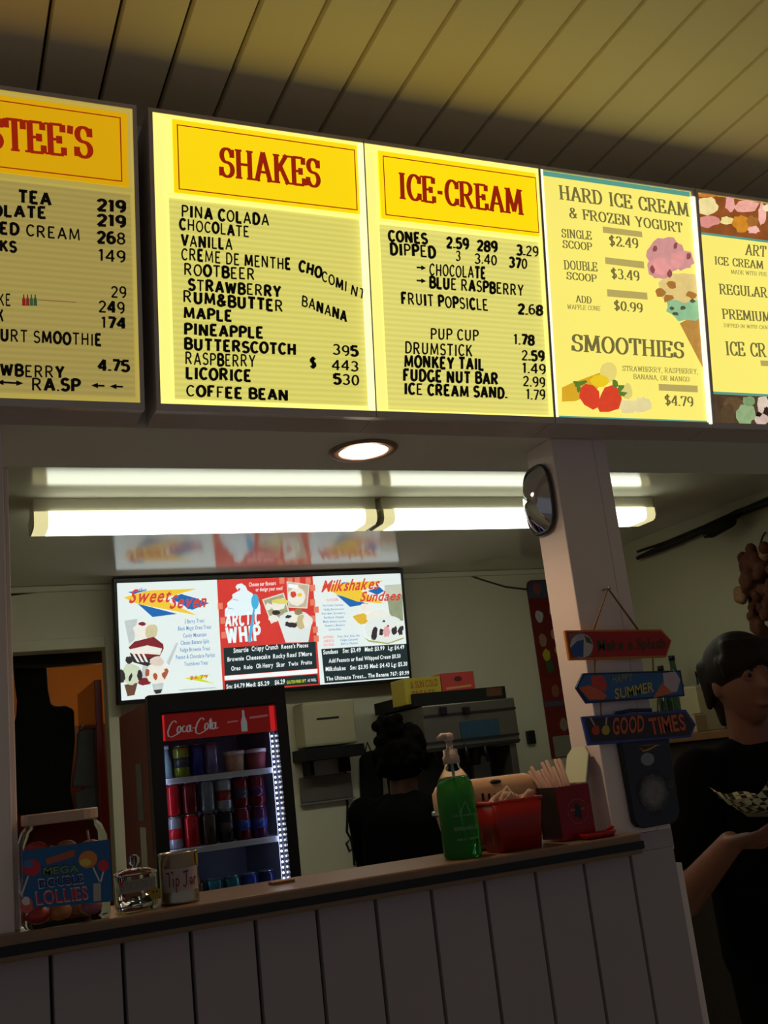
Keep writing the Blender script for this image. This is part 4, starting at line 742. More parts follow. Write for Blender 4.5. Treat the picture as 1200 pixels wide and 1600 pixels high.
# tall red poster
t = thing('poster', 'tall red frozen treat poster on the back wall left of the post', 'poster', (3.06, 4.76, 1.45))
q = pxs(WP, [(822, 907), (880, 1180)]); L, R_, T_, Bt = q[0][0] - .005, 3.215, q[0][1], q[1][1] - .01
pl_ = [(L, Bt), (R_, Bt), (R_, T_), (L + .03, T_), (L + .008, T_ - .012), (L, T_ - .04)]
slab(MB(), WP, pl_, mat('poster_red', (120, 30, 24), .35, var=.25, scale=6), 0, .006).build('sheet', t)
mb = MB()
def pb(x, y, a, b, rgb, k, n=.0066): mb = MB(); flat(mb, WP, blob(x, y, a, b, 12, .12, k), mat('pst_%d_%d_%d' % rgb, rgb, .4, var=.3, scale=40), n); mb.build('print', t)
flat(mb, WP, [(L + .002, T_ - .10), (R_, T_ - .10), (R_, T_ - .004), (L + .03, T_ - .004), (L + .004, T_ - .04)], mat('poster_blue', (70, 84, 110), .4, var=.3, scale=20), .0064); mb.build('print', t); mb = MB()
for k, (x, z, c) in enumerate(((.06, .05, (150, 84, 70)), (.16, .05, (170, 80, 60)), (.05, .20, (196, 196, 200)), (.14, .17, (190, 196, 204)), (.20, .19, (200, 190, 180)), (.05, .33, (170, 130, 110)), (.13, .30, (190, 150, 130)), (.20, .33, (190, 150, 130)), (.06, .41, (190, 180, 40)), (.14, .39, (200, 186, 40)), (.21, .42, (196, 180, 44)), (.07, .47, (60, 90, 56)), (.08, .60, (150, 90, 70)), (.16, .58, (130, 60, 50)), (.10, .78, (150, 130, 110)), (.18, .80, (140, 110, 96)))): pb(L + x, T_ - z, .024, .034, c, k)
flat(mb, WP, [(L + .004, T_ - .68), (R_, T_ - .68), (R_, T_ - .655), (L + .004, T_ - .655)], mat('poster_blue', (70, 84, 110), .4, var=.3), .0068); mb.build('print', t); mb = MB(); flat(mb, WP, [(L + .02, Bt + .004), (R_, Bt + .004), (R_, Bt + .11), (L + .02, Bt + .11)], mat('poster_pale', (150, 146, 130), .4, var=.15), .0068); mb.build('print', t)
o = MB().box(2.955, 3.0, Y_BACK - .03, Y_BACK - .002, 1.48, 1.55, black).build('wall_outlet', bevel=.006); o = tag(o, 'small black outlet on the wall between the machine and the red poster', 'outlet')
o.location = at(830, 1152, 'y', 4.75) - Vector((2.977, 4.75, 1.515))

# ------------------------------------------------------------------ soft serve machine
MY = 4.20
def mp(px, py): p = at(px, py, 'y', MY); return p.x, p.z
mx0 = 1.985; mx1 = mp(806, 1110)[0]; zt = mp(760, 1093)[1]; zb = mp(790, 1163)[1]
steel = mat('machine_steel', (120, 116, 104), 0.32, metal=.7, var=.08); steel_d = mat('machine_dark', (46, 44, 42), .4, metal=.3, var=.1)
t = thing('soft_serve_machine', 'steel soft serve machine with a blue label behind the counter', 'ice cream machine', ((mx0 + mx1) / 2, 4.45, .9))
mb = MB().box(mx0, mx1, MY, 4.69, zb, zt - .002, steel); mb.build('hood', t, bevel=.006)
MB().box(mx0, mx1, MY + .18, 4.69, 0, zb - .001, steel_d).build('cabinet', t, bevel=.006)
MB().box(mx1 - .045, mx1 - .01, MY + .02, MY + .179, .95, zb - .001, steel).build('side_post', t, bevel=.004); MB().box(mx0, mx1, MY + .02, MY + .179, .90, .949, steel).build('drip_tray', t, bevel=.004)
for z in (zb + .008, zb + .035, zt - .055): MB().box(mx0 + .002, mx1 - .002, MY - .006, MY - .0005, z, z + .01, steel_d).build('trim_line', t)
q0 = mp(718, 1128); q1 = mp(782, 1153); MB().box(q0[0], q1[0], MY - .004, MY - .0005, q1[1], q0[1], mat('blue_label', (44, 74, 96), .4, var=.3, scale=40)).build('blue_label', t)
for px in (691, 727):
    x, z = mp(px, 1110); k = MB().box(x - .014, x + .014, MY - .022, MY - .0005, z - .02, z + .016, black).build('switch', t, bevel=.003)
for px in (700, 727, 757):
    x, z = mp(px, 1172); n = MB().lathe([(.018, -.06), (.026, 0), (.026, .05)], (x, MY + .09, z), steel_d, 16).build('nozzle', t); MB().tube([(x, MY + .06, z + .045), (x, MY - .005, z + .02), (x, MY - .02, z - .05)], .008, black).build('lever', n)
x0, z0 = mp(762, 1180); x1, z1 = mp(800, 1215); MB().box(x0, x1 - .02, MY + .150, MY + .178, z1, z0, mat('machine_panel', (130, 128, 122), .4, metal=.3)).build('front_plate', t)
t2 = thing('black_tray', 'long dark tray lying on top of the soft serve machine', 'tray', ((mx0 + mx1) / 2, 4.4, zt)); a0 = mp(650, 1095)[0]; a1 = mp(794, 1085)[0]
mb = MB(); mb.box(a0, a1, MY + .02, 4.68, zt, zt + .012, black_matte)
for b in ((a0, a1, MY + .02, MY + .03), (a0, a1, 4.67, 4.68), (a0, a0 + .01, MY + .03, 4.67), (a1 - .01, a1, MY + .03, 4.67)): mb.box(*b, zt + .012, zt + .055, black_matte)
mb.build('tray_body', t2); MB().box(a1 - .1, a1 - .02, MY + .0185, MY + .0195, zt + .014, zt + .05, mat('brown_label', (96, 58, 28), .6)).build('label', t2)
b0 = mp(638, 1062)[0]; b1 = mp(697, 1060)[0]; b2 = mp(749, 1058)[0]; zz = zt + .0125
t = thing('carton', 'yellow printed carton on the tray above the soft serve machine', 'carton', (b0, 4.3, zz)); MB().box(b0, b1 - .004, MY + .05, MY + .20, zz, zz + .115, mat('carton_yellow', (190, 172, 52), .5, var=.1)).build('box', t, bevel=.002)
YP = Plane((0, MY + .0492, 0), (1, 0, 0), (0, 0, 1)); cr = mat('carton_red', (186, 90, 40), .5)
mb = MB(); write(mb, '& SUN COLD', YP, (b0 + .03, zz + .068), (b1 - .02, zz + .072), (b0 + .03, zz + .098), cr, n=.0004, uv=True, mask='1'); write(mb, 'TREATS', YP, (b0 + .03, zz + .028), (b1 - .04, zz + .03), (b0 + .03, zz + .055), cr, n=.0004, uv=True, mask='1'); mb.build('print', t)
t = thing('carton', 'pink red carton right of the yellow carton on the machine', 'carton', (b1, 4.3, zz)); MB().box(b1, b2, MY + .05, MY + .20, zz, zz + .125, mat('carton_pink', (200, 66, 62), .5, var=.1)).build('box', t, bevel=.002); mb = MB(); flat(mb, YP, blob((b1 + b2) / 2, zz + .095, .02, .012, 14, 0), mat('carton_dark', (90, 30, 34), .5), .0004); flat(mb, YP, [(b1 + .02, zz + .05), (b2 - .02, zz + .055), (b2 - .02, zz + .065), (b1 + .02, zz + .06)], mat('carton_light', (220, 150, 90), .5), .0004); mb.build('print', t)

# ------------------------------------------------------------------ people
def hand(mb, w, d, nrm, m, side=1, curl=.5, size=1.0):
    """palm from wrist w along d, facing nrm, with five separate curled fingers"""
    w, d, nrm = Vector(w), Vector(d).normalized(), Vector(nrm).normalized(); s = d.cross(nrm).normalized() * side; k = size
    for j in (-.028, -.009, .010, .027): mb.capsule(w + s * j * .6 * k, w + d * .085 * k + s * j * k, .014 * k, .0125 * k, m, 10)
    for j, L in ((-.030, .072), (-.010, .082), (.010, .078), (.029, .060)):
        b = w + d * .088 * k + s * j * k; a1, a2 = .55 * curl, 1.5 * curl
        p1 = b + (d * math.cos(a1) + nrm * math.sin(a1)) * L * .5 * k; p2 = p1 + (d * math.cos(a2) + nrm * math.sin(a2)) * L * .5 * k
        mb.capsule(b, p1, .0095 * k, .0088 * k, m, 10); mb.capsule(p1, p2, .0088 * k, .0075 * k, m, 10)
    b = w + d * .022 * k - s * .026 * k; p1 = b + (d * .65 - s * .75).normalized() * .040 * k; p2 = p1 + (d * .85 - s * .2 + nrm * .45).normalized() * .032 * k
    mb.capsule(b, p1, .0125 * k, .0105 * k, m, 10); mb.capsule(p1, p2, .0105 * k, .0085 * k, m, 10)
def head_shape(mb, c, yaw, m, k=1.0):
    R = Matrix.Rotation(yaw, 3, 'Z'); c = Vector(c)
    def warp(p, q):                                # local frame: face towards -y
        x, y, z = q; f = max(0, -p.y)
        if z < 0:
            tt = min(1, -z / .115); x *= 1 - .30 * tt ** 1.4; y = y * (1 - .18 * tt) - .012 * tt
        nose = math.exp(-((x / .016) ** 2) - (((z + .018) / .026) ** 2)) * (1 if f > .3 else 0); y -= .024 * nose
        bridge = math.exp(-((x / .012) ** 2) - (((z - .012) / .026) ** 2)) * f; y -= .008 * bridge
        for sx in (-1, 1): y += .011 * math.exp(-(((x - sx * .033) / .018) ** 2) - (((z - .014) / .012) ** 2)) * f; y -= .006 * math.exp(-(((x - sx * .033) / .026) ** 2) - (((z - .034) / .009) ** 2)) * f
        y -= .007 * math.exp(-((x / .022) ** 2) - (((z + .055) / .008) ** 2)) * f; y -= .006 * math.exp(-((x / .020) ** 2) - (((z + .070) / .008) ** 2)) * f; y += .004 * math.exp(-((x / .026) ** 2) - (((z + .0625) / .004) ** 2)) * f
        y -= .010 * math.exp(-((x / .024) ** 2) - (((z + .098) / .016) ** 2)) * f
        return Vector((x, y, z)) * k
    mb.ell(c, (.076, .096, .118), m, 56, 44, R, warp)
    H_ = lambda x, y, z: c + R @ Vector((x, y, z)) * k
    mb.capsule(H_(0, -.088, .012), H_(0, -.108, -.020), .0075 * k, .0115 * k, m, 12)
    for sx in (-1, 1): mb.ell(H_(sx * .011, -.098, -.024), (.008 * k, .009 * k, .0065 * k), m, 10, 8, R)
    for sx in (-1, 1):
        for q in (1, -1): mb.tube([H_(sx * .020, -.080, .013), H_(sx * .026, -.0855, .013 + q * .0072), H_(sx * .033, -.0868, .013 + q * .0088), H_(sx * .040, -.084, .013 + q * .0072), H_(sx * .046, -.076, .013)], [.0026, .0034, .0036, .0034, .0026], m, 10)
    for z, r_ in ((-.0535, .0058), (-.0635, .0066)): mb.tube([H_(-.023, -.074, z * .5 - .029), H_(-.011, -.0865, z), H_(0, -.0885, z), H_(.011, -.0865, z), H_(.023, -.074, z * .5 - .029)], [.002, r_ * k, r_ * k, r_ * k, .002], m, 10)
    for sx in (-1, 1):
        ec = c + R @ Vector((sx * .076, .012, -.004)) * k; mb.ell(ec, (.010 * k, .019 * k, .031 * k), m, 12, 10, R)
    return R
def person(name, label, base, yaw, arms, skin_m, shirt_m, trouser_m, hair_m, head_c, hair, scale=1.0, sleeve=True):
    """standing figure: joints in a local frame facing -y, turned by yaw about base"""
    t = thing(name, label, 'person', base); R = Matrix.Rotation(yaw, 3, 'Z'); B0 = Vector(base)
    def W(x, y, z): return B0 + R @ Vector((x, y, z)) * scale
    hc = W(*head_c); k = scale
    mb = MB(); cap = lambda a, b, ra, rb: mb.capsule(a, b, ra * k, rb * k, skin_m, 16)
    head_shape(mb, hc, yaw, skin_m, k)
    cap(W(head_c[0], head_c[1] + .018, head_c[2] - .05), W(0, .015, head_c[2] - .24), .055, .062)
    cap(W(0, .01, 1.36), W(0, .01, 1.02), .105, .105); cap(W(-.07, .01, 1.33), W(-.06, .01, 1.05), .10, .095); cap(W(.07, .01, 1.33), W(.06, .01, 1.05), .10, .095)
    cap(W(-.16, .012, 1.385), W(.16, .012, 1.385), .055, .055); cap(W(-.07, .01, .95), W(.07, .01, .95), .105, .105)
    for s in (-1, 1):
        cap(W(s * .085, .01, .92), W(s * .095, 0, .50), .085, .055); cap(W(s * .095, 0, .50), W(s * .10, .02, .09), .055, .036); cap(W(s * .10, .03, .045), W(s * .105, -.13, .035), .038, .030)
    for (sh, el, wr, hd, nr, side, curl) in arms:
        cap(sh, el, .054, .045); cap(el, wr, .047, .029); hand(mb, wr, hd, nr, skin_m, side, curl, k)
    skin(mb, 'body', t, .0052, skin_m, 2)
    for s in (-1, 1):
        e = MB(); c = hc + R @ Vector((s * .033, -.0790, .013)) * k; e.ell(c, (.0112 * k,) * 3, mat('eye_white', (96, 88, 82), .2, var=0), 14, 10); e.ell(c + R @ Vector((0, -.0065, 0)) * k, (.0062 * k,) * 3, mat('iris_dark', (26, 18, 14), .15, var=0), 12, 8); e.build('eye', t)
    for s in (-1, 1):
        bw = MB(); bw.tube([hc + R @ Vector((s * q, y, z)) * k for q, y, z in ((.014, -.0945, .0335), (.03, -.092, .0385), (.05, -.079, .0345))], [.003, .0038, .002], hair_m, 8); bw.build('eyebrow', t)
    mb = MB(); cap = lambda a, b, ra, rb: mb.capsule(a, b, ra * k, rb * k, shirt_m, 16)
    cap(W(0, .01, 1.345), W(0, .01, .98), .128, .135); cap(W(-.08, .01, 1.325), W(-.075, .01, .95), .112, .118); cap(W(.08, .01, 1.325), W(.075, .01, .95), .112, .118); cap(W(-.155, .012, 1.385), W(.155, .012, 1.385), .066, .066); cap(W(-.06, .012, 1.415), W(.06, .012, 1.415), .056, .056)
    for (sh, el, *_r) in arms:
        f = .66 if sleeve else .98; e = Vector(sh).lerp(Vector(el), f); cap(Vector(sh), e, .074, .066)
    skin(mb, 'shirt', t, .009, shirt_m, 3)
    mb = MB(); cap = lambda a, b, ra, rb: mb.capsule(a, b, ra * k, rb * k, trouser_m, 16); cap(W(-.075, .01, .93), W(.075, .01, .93), .118, .118)
    for s in (-1, 1): cap(W(s * .085, .01, .90), W(s * .095, 0, .50), .098, .072); cap(W(s * .095, 0, .50), W(s * .10, .02, .12), .072, .058)
    skin(mb, 'trousers', t, .010, trouser_m, 2)
    for s in (-1, 1):
        mb = MB().capsule(W(s * .10, .04, .048), W(s * .106, -.15, .042), .047 * k, .042 * k, black_matte, 12); mb.build('shoe', t)
    hb = MB(); hair(hb, hc, R, k, hair_m); skin(hb, 'hair', t, .006, hair_m, 2); return t
def bob_hair(mb, c, R, k, m):                      # straight fringe swept over the forehead, longer at the nape
    def warp(p, q):
        return q
    L = lambda x, y, z: c + R @ Vector((x, y, z)) * k
    mb.ell(L(0, .014, .045), (.092 * k, .110 * k, .098 * k), m, 32, 22, R)
    for s in (-1, 1):
        for j, (y, z) in enumerate(((-.055, .022), (-.03, .024), (.040, .006), (.058, -.03), (.070, -.055))): mb.capsule(L(s * .072, y, .055), L(s * (.077 - .006 * (j > 2)), y + .006, z), .022 * k, .009 * k, m, 10)
    for x in (-.03, -.01, .012, .034): mb.capsule(L(x, .085, .03), L(x * 1.15, .075, -.095), .036 * k, .016 * k, m, 10)
    for x, z in ((-.070, .026), (-.058, .032), (-.044, .036), (-.030, .040), (-.014, .043), (.002, .046), (.018, .046), (.034, .044), (.050, .038), (.066, .030)): mb.tube([L(x * .6, -.005, .118), L(x * .85, -.066 + abs(x) * .3, .098), L(x * .97, -.094 + abs(x) ** 1.5 * 2.0, (z + .075) / 2 + .012), L(x, -.102 + abs(x) ** 1.5 * 2.2, z)], [.012 * k, .018 * k, .015 * k, .008 * k], m, 10)
def curly_hair(mb, c, R, k, m):
    L = lambda x, y, z: c + R @ Vector((x, y, z)) * k; rr = random.Random(5)
    mb.ell(L(0, .02, .03), (.098 * k, .112 * k, .105 * k), m, 24, 16, R)
    for i in range(60):
        a = rr.uniform(0, 6.28); z = rr.uniform(-.05, .12); r0 = .092 * math.sqrt(max(.1, 1 - (z / .15) ** 2)); x, y = r0 * math.cos(a), .02 + r0 * 1.1 * math.sin(a)
        if y < -.05 and z < .05: continue
        mb.ell(L(x, y, z + .02), (.026 * k, .026 * k, .024 * k), m, 8, 6)
    for i in range(26): mb.ell(L(rr.uniform(-.055, .055), .045 + rr.uniform(-.05, .05), .145 + rr.uniform(-.03, .035)), (.026 * k, .026 * k, .024 * k), m, 8, 6)
skin_a = mat('skin_light', (130, 86, 66), .5, var=.06, scale=10); skin_b = mat('skin_dark', (84, 54, 40), .5, var=.06, scale=10)
tee = mat('black_tee', (15, 14, 15), .95, var=.15, scale=30, spec=.05); trs = mat('black_trousers', (14, 14, 15), .95, var=.1, spec=.05)
hair_a = mat('brown_hair', (40, 29, 21), .6, var=.3, scale=40, spec=.2); hair_b = mat('black_hair', (13, 11, 10), .9, var=.3, scale=40, spec=.05)
PB = Vector((2.06, 2.27, 0))
hand_r = Vector((1.775, 2.055, 1.262))
person('person', 'person with brown fringe and black shirt holding a checkered paper tray', PB, -.19,
       [(Vector((1.875, 2.295, 1.385)), Vector((1.770, 2.320, 1.085)), Vector((1.768, 2.100, 1.228)), (.16, -1, .12), (.3, .05, 1), 1, .30),
        (Vector((2.235, 2.215, 1.385)), Vector((2.31, 2.19, 1.09)), Vector((2.11, 2.02, 1.235)), (-.7, -.7, .1), (-.1, 0, 1), -1, .30)],
       skin_a, tee, trs, hair_a, (-.023, -.035, 1.612), bob_hair)
person('person', 'person with curly dark hair in black seen in silhouette behind the counter', Vector((1.640, 3.72, 0)), 2.2,
       [(Vector((1.77, 3.60, 1.33)), Vector((1.87, 3.62, 1.06)), Vector((1.93, 3.83, 1.10)), (.3, 1, .1), (0, .2, -1), 1, .5), (Vector((1.53, 3.86, 1.33)), Vector((1.60, 4.0, 1.06)), Vector((1.74, 4.02, 1.10)), (.7, .6, .1), (0, .1, -1), -1, .5)],
       skin_b, tee, trs, hair_b, (0, -.03, 1.575), curly_hair, scale=.955, sleeve=False)
# checkered paper tray in the hand
def checker(name, a, b, sc_):
    m = mat(name, a, .7, var=0); nt = m.node_tree; tc = nt.nodes.new('ShaderNodeTexCoord'); ck = nt.nodes.new('ShaderNodeTexChecker'); ck.inputs['Scale'].default_value = sc_
    ck.inputs['Color1'].default_value = col(a); ck.inputs['Color2'].default_value = col(b); mp_ = nt.nodes.new('ShaderNodeMapping'); mp_.inputs['Location'].default_value = (.001, .001, .37)
    nt.links.new(tc.outputs['Object'], mp_.inputs[0]); nt.links.new(mp_.outputs[0], ck.inputs['Vector']); nt.links.new(ck.outputs[0], nt.nodes['Principled BSDF'].inputs['Base Color']); return m
chk_m = checker('checker_paper', (206, 204, 160), (40, 44, 30), 58)
tr = thing('paper_tray', 'paper food tray lined with a black and white checkered sheet', 'food tray', (1.86, 2.0, 1.29))
bx, by, bz = 1.875, 2.005, 1.286
mb = MB(); lo = [(bx - .075, by - .055, bz), (bx + .11, by - .055, bz), (bx + .11, by + .055, bz), (bx - .075, by + .055, bz)]; hi = [(bx - .105, by - .08, bz + .04), (bx + .135, by - .08, bz + .04), (bx + .135, by + .08, bz + .04), (bx - .105, by + .08, bz + .04)]
mb.add(lo + hi, [(0, 1, 2, 3)] + [(i, (i + 1) % 4, 4 + (i + 1) % 4, 4 + i) for i in range(4)], mat('tray_card', (150, 140, 116), .7)); o = mb.build('tray_body', tr); sm = o.modifiers.new('s', 'SOLIDIFY'); sm.thickness = .002
mb = MB(); N = 18; vs = []
for j in range(N + 1):
    for i in range(N + 1):
        a, b = i / N * 2 - 1, j / N * 2 - 1; d = max(abs(a), abs(b)); x, y = a * .145 + .01, b * .115
        rise = 0 if d < .55 else (d - .55) * .10 + .012 * math.sin(7 * a + 4 * b) * (d - .5); cor = (abs(a) * abs(b)) ** 3 * .03
        x2 = x - .02 * (1 if (a < -.6 and abs(b) < .4) else 0); vs.append((bx + x2, by + y * (1 - .1 * d), bz + .0045 + max(0, rise) + cor))
mb.add(vs, [(j * (N + 1) + i, j * (N + 1) + i + 1, (j + 1) * (N + 1) + i + 1, (j + 1) * (N + 1) + i) for j in range(N) for i in range(N)], chk_m, True); o = mb.build('liner_sheet', tr); sm = o.modifiers.new('s', 'SOLIDIFY'); sm.thickness = .0008
tr.rotation_euler = (0, 0, 0)
# ------------------------------------------------------------------ right hand wall behind the person
def rp(px, py, x=X_R - .01): return at(px, py, 'x', x)
cb = mat('dark_cable', (24, 22, 18), .6, var=0)
o = MB().tube([rp(996, 872, 3.192), rp(1036, 855, 3.192), rp(1080, 838, 3.192), rp(1120, 818, 3.192), rp(1150, 803, 3.192), rp(1200, 785, 3.192), rp(1260, 762, 3.192)], [.010, .018, .013, .015, .018, .016, .014], cb).build('cable'); tag(o, 'thick dark bundled cable along the top of the right wall', 'cable')
o = MB().tube([rp(996, 862, 3.2235), rp(1040, 847, 3.2235), rp(1100, 822, 3.2235), rp(1200, 778, 3.2235), rp(1260, 750, 3.2235)], .006, cb).build('cable'); tag(o, 'thin dark cable running just above the bundled cable on the right wall', 'cable')
c = rp(1128, 822, 3.13); t = thing('security_camera', 'small black camera hanging from the cable on the right wall', 'camera', c)
MB().capsule(c + Vector((-.02, .05, -.005)), c + Vector((.0, -.05, .01)), .034, .030, black_matte).build('camera_body', t); MB().capsule(c + Vector((.0, -.05, .012)), c + Vector((.045, -.06, .03)), .010, .010, black_matte).build('mount', t); MB().lathe([(.02, 0), (.022, .02), (.001, .02)], (c.x - .03, c.y + .06, c.z - .035), mat('lens_dark', (8, 8, 9), .1, var=0), 16).build('camera_lens', t)
# fluffy brown toy hanging
c = rp(1180, 905, 3.12); t = thing('plush_toy', 'fluffy brown plush toy hanging on the right wall above the person', 'plush toy', c)
fur = mat('brown_fur', (92, 52, 34), .95, var=.55, scale=60, bump=1.0); fur2 = mat('tan_fur', (150, 110, 80), .95, var=.4, scale=60, bump=1.0)
mb = MB(); rr = random.Random(3)
def fluff(px, py, a, b, n, s=.026, m=fur):
    for i in range(n): q = rp(px + rr.gauss(0, a), py + rr.gauss(0, b), 3.12 + rr.uniform(-.03, .05)); mb.ell(q, (s, s, s * 1.1), m, 8, 6)
fluff(1178, 885, 9, 12, 26); fluff(1176, 910, 9, 10, 26); fluff(1200, 925, 10, 20, 30); skin(mb, 'body', t, .008, fur, 1)
mb = MB(); fluff(1160, 930, 5, 6, 12, .02); skin(mb, 'paw', t, .007, fur2, 1)
mb = MB(); fluff(1182, 965, 5, 14, 20, .022); fluff(1188, 985, 5, 6, 12, .022); skin(mb, 'tail', t, .007, fur, 1)
mb = MB(); fluff(1195, 866, 4, 4, 10, .02, fur2); skin(mb, 'ear', t, .007, fur2, 1)
MB().tube([rp(1188, 850, 3.12), rp(1192, 838, 3.20), rp(1196, 832, 3.225)], .004, cb).build('hook', t)
# ledge with bottles and cartons
LY = 3.75
def lp(px, py, y=LY): return at(px, py, 'y', y)
e0 = lp(1075, 1146); zl = e0.z
t = thing('side_cabinet', 'dark cabinet with a wooden top along the right wall behind the person', 'cabinet', (2.95, 3.7, 0))
MB().box(2.74, X_R - .002, 3.0, 4.10, zl - .03, zl, mat('wood_top', (120, 82, 48), .5, var=.3, scale=9)).build('worktop', t, bevel=.003); MB().box(2.77, X_R - .004, 3.03, 4.08, 0, zl - .031, mat('cabinet_dark', (52, 42, 34), .6, var=.2)).build('cabinet_body', t, bevel=.003)
gcol = [(30, 60, 34), (40, 74, 50), (52, 70, 66), (34, 52, 40)]
bots = [(1036, .036, .30, 'dark green bottle on the wooden top, far left behind the hanging signs'), (1056, .035, .33, 'green bottle with a bright edge right of the hanging signs'), (1078, .046, .27, 'wide grey green bottle on the wooden top between bottle and carton'), (1092, .030, .25, 'dark slim bottle on the wooden top nearest the cream carton')]
for k, (px, r, h, lb) in enumerate(bots):
    p = lp(px + 14, 1146 - (px - 1036) * .12, 3.85 if k % 2 else 4.0); x, y = p.x, p.y; z = zl + .0005; r2 = r
    t = thing('glass_bottle', lb, 'bottle', (x, y, z), 'bottles behind the person'); gm = mat('bottle_green%d' % k, gcol[k], .08, var=.1, coat=.6)
    MB().lathe([(r2 * .9, 0), (r2, .008), (r2, h * .62), (r2 * .45, h * .80), (r2 * .36, h)], (x, y, z), gm, 22).build('bottle_glass', t); MB().lathe([(r2 * .42, h), (r2 * .42, h + .02), (.001, h + .021)], (x, y, z), black, 16).build('bottle_cap', t)
for k, (p0, p1, h, y, c, lb) in enumerate(((1088, 1106, .07, 3.45, (170, 148, 110), 'short cream carton on the wooden top in front of the bottles'), (1098, 1132, .19, 3.60, (186, 174, 136), 'tall cream carton beside the head of the person in black'))):
    a, b = lp(p0, 1135, y), lp(p1, 1130, y); t = thing('carton', lb, 'carton', (a.x, y, zl)); MB().box(a.x, b.x, y, y + .12, zl + .0005, zl + h, mat('carton_c%d' % k, c, .6, var=.12)).build('box', t, bevel=.003); MB().box(a.x + .003, b.x - .003, y + .01, y + .11, zl + h + .0003, zl + h + .006, mat('carton_lid%d' % k, c, .5)).build('lid', t)

# ------------------------------------------------------------------ post: convex mirror, hanging signs, plaque
t = thing('convex_mirror', 'small convex safety mirror on the warm lit side of the white post', 'mirror', (1.334, 2.02, 2.07))
mb = MB(); ny, nz = 20, 28; cy, cz, ry, rz = 2.026, 2.070, .056, .078
def sq(t): c, s = math.cos(t), math.sin(t); p = 2 / 3.0; return (abs(c) ** p * (1 if c > 0 else -1), abs(s) ** p * (1 if s > 0 else -1))
vs = []; rings_ = 12; sg_ = 36
for i in range(rings_ + 1):
    q = i / rings_
    for k in range(sg_):
        a, b = sq(2 * math.pi * k / sg_); vs.append((1.326 - .034 * (1 - q * q), cy + a * ry * q, cz + b * rz * q))
mb.add(vs, [(i * sg_ + k, i * sg_ + (k + 1) % sg_, (i + 1) * sg_ + (k + 1) % sg_, (i + 1) * sg_ + k) for i in range(rings_) for k in range(sg_)], chrome, True); mb.build('mirror_face', t)
MB().tube([(1.327, cy + sq(2 * math.pi * k / 40)[0] * (ry + .002), cz + sq(2 * math.pi * k / 40)[1] * (rz + .002)) for k in range(40)], .0045, mat('mirror_rim', (50, 48, 46), .4), 8, closed=True).build('rim', t)
MB().box(1.3285, 1.3345, cy - .03, cy + .03, cz - .03, cz + .03, black).build('mount', t)

SPN = Plane((0, 1.932, 0), (1, 0, 0), (0, 0, 1))
def G(x, y): return (860 + x / 3.81, 900 + y / 3.81)
def sq_(pts): return pxs(SPN, [G(*p) for p in pts])
hs = thing('hanging_sign', 'string of three painted arrow signs hanging on the front of the white post', 'hanging sign', (1.42, 1.93, 1.7))
rope = mat('jute_rope', (150, 110, 74), .9, var=.3, scale=80); pn = lambda n, c, v=.12: mat('sign_' + n, c, .5, var=v, scale=20)
ap = SPN.P(*SPN.px(*G(338, 75)), .003); l0 = SPN.P(*SPN.px(*G(255, 322)), 0); r0 = SPN.P(*SPN.px(*G(520, 318)), 0)
MB().tube([l0, ap, r0], .0026, rope).build('rope', hs)
MB().capsule(ap + Vector((0, .022, 0)), ap + Vector((0, -.006, 0)), .0022, .0035, metal, 8).build('nail', hs)
def sboard(out, edge, face, n=.0): 
    o = slab(MB(), SPN, sq_(out), edge, n - .004, n + .004).build('sign_board', hs, bevel=.001); return o
def rel(out, s): cx = sum(p[0] for p in out) / len(out); cy_ = sum(p[1] for p in out) / len(out); return [(cx + (x - cx) * s[0], cy_ + (y - cy_) * s[1]) for x, y in out]
def fz(mb, pts, m, n): flat(mb, SPN, sq_(pts), m, n)
b1 = [(80, 325), (655, 318), (715, 385), (685, 485), (108, 503)]
s1 = sboard(b1, pn('orange_edge', (196, 120, 30)), None); mb = MB(); fz(mb, rel(b1, (.975, .86)), pn('red', (170, 26, 24)), .0046)
fz(mb, [(98, 345), (180, 335), (240, 400), (235, 480), (130, 488)], pn('mauve', (126, 92, 104)), .0048)
bc = (178, 418); fz(mb, blob(bc[0], bc[1], 68, 72, 26, 0), pn('ball_white', (196, 188, 190)), .0052); fz(mb, [(112, 430), (150, 390), (190, 380), (188, 486), (140, 482), (116, 455)], pn('ball_blue', (44, 84, 150)), .0055); fz(mb, [(192, 352), (225, 372), (245, 410), (205, 395)], pn('ball_green', (70, 96, 60)), .0055); fz(mb, [(150, 350), (190, 346), (190, 378), (150, 386)], pn('ball_white2', (180, 170, 190)), .0054); mb.build('paint', s1)
dg = pn('letter_green', (40, 74, 44)); mb = MB(); write(mb, 'Make a Splash', SPN, G(275, 448), G(675, 430), G(275, 385), dg, n=.0056, mask='m'); mb.build('lettering', s1)
b2 = [(148, 665), (190, 580), (770, 562), (795, 715), (212, 760)]
s2 = sboard(b2, pn('navy_edge', (28, 44, 84)), None); mb = MB(); fz(mb, rel(b2, (.965, .87)), pn('blue', (52, 98, 156)), .0046)
fz(mb, [(232, 600), (300, 592), (330, 640), (320, 690), (240, 655)], pn('pop_red', (206, 66, 46)), .0050); fz(mb, [(160, 668), (220, 652), (290, 680), (330, 715), (310, 735), (225, 738)], pn('pop_orange', (214, 100, 62)), .0053)
fz(mb, [(655, 640), (690, 625), (745, 690), (605, 728)], pn('cone_orange', (206, 104, 54)), .0050); fz(mb, [(660, 580), (735, 570), (765, 620), (745, 690), (710, 692), (668, 650)], pn('cone_cream', (196, 178, 186)), .0053); mb.build('paint', s2)
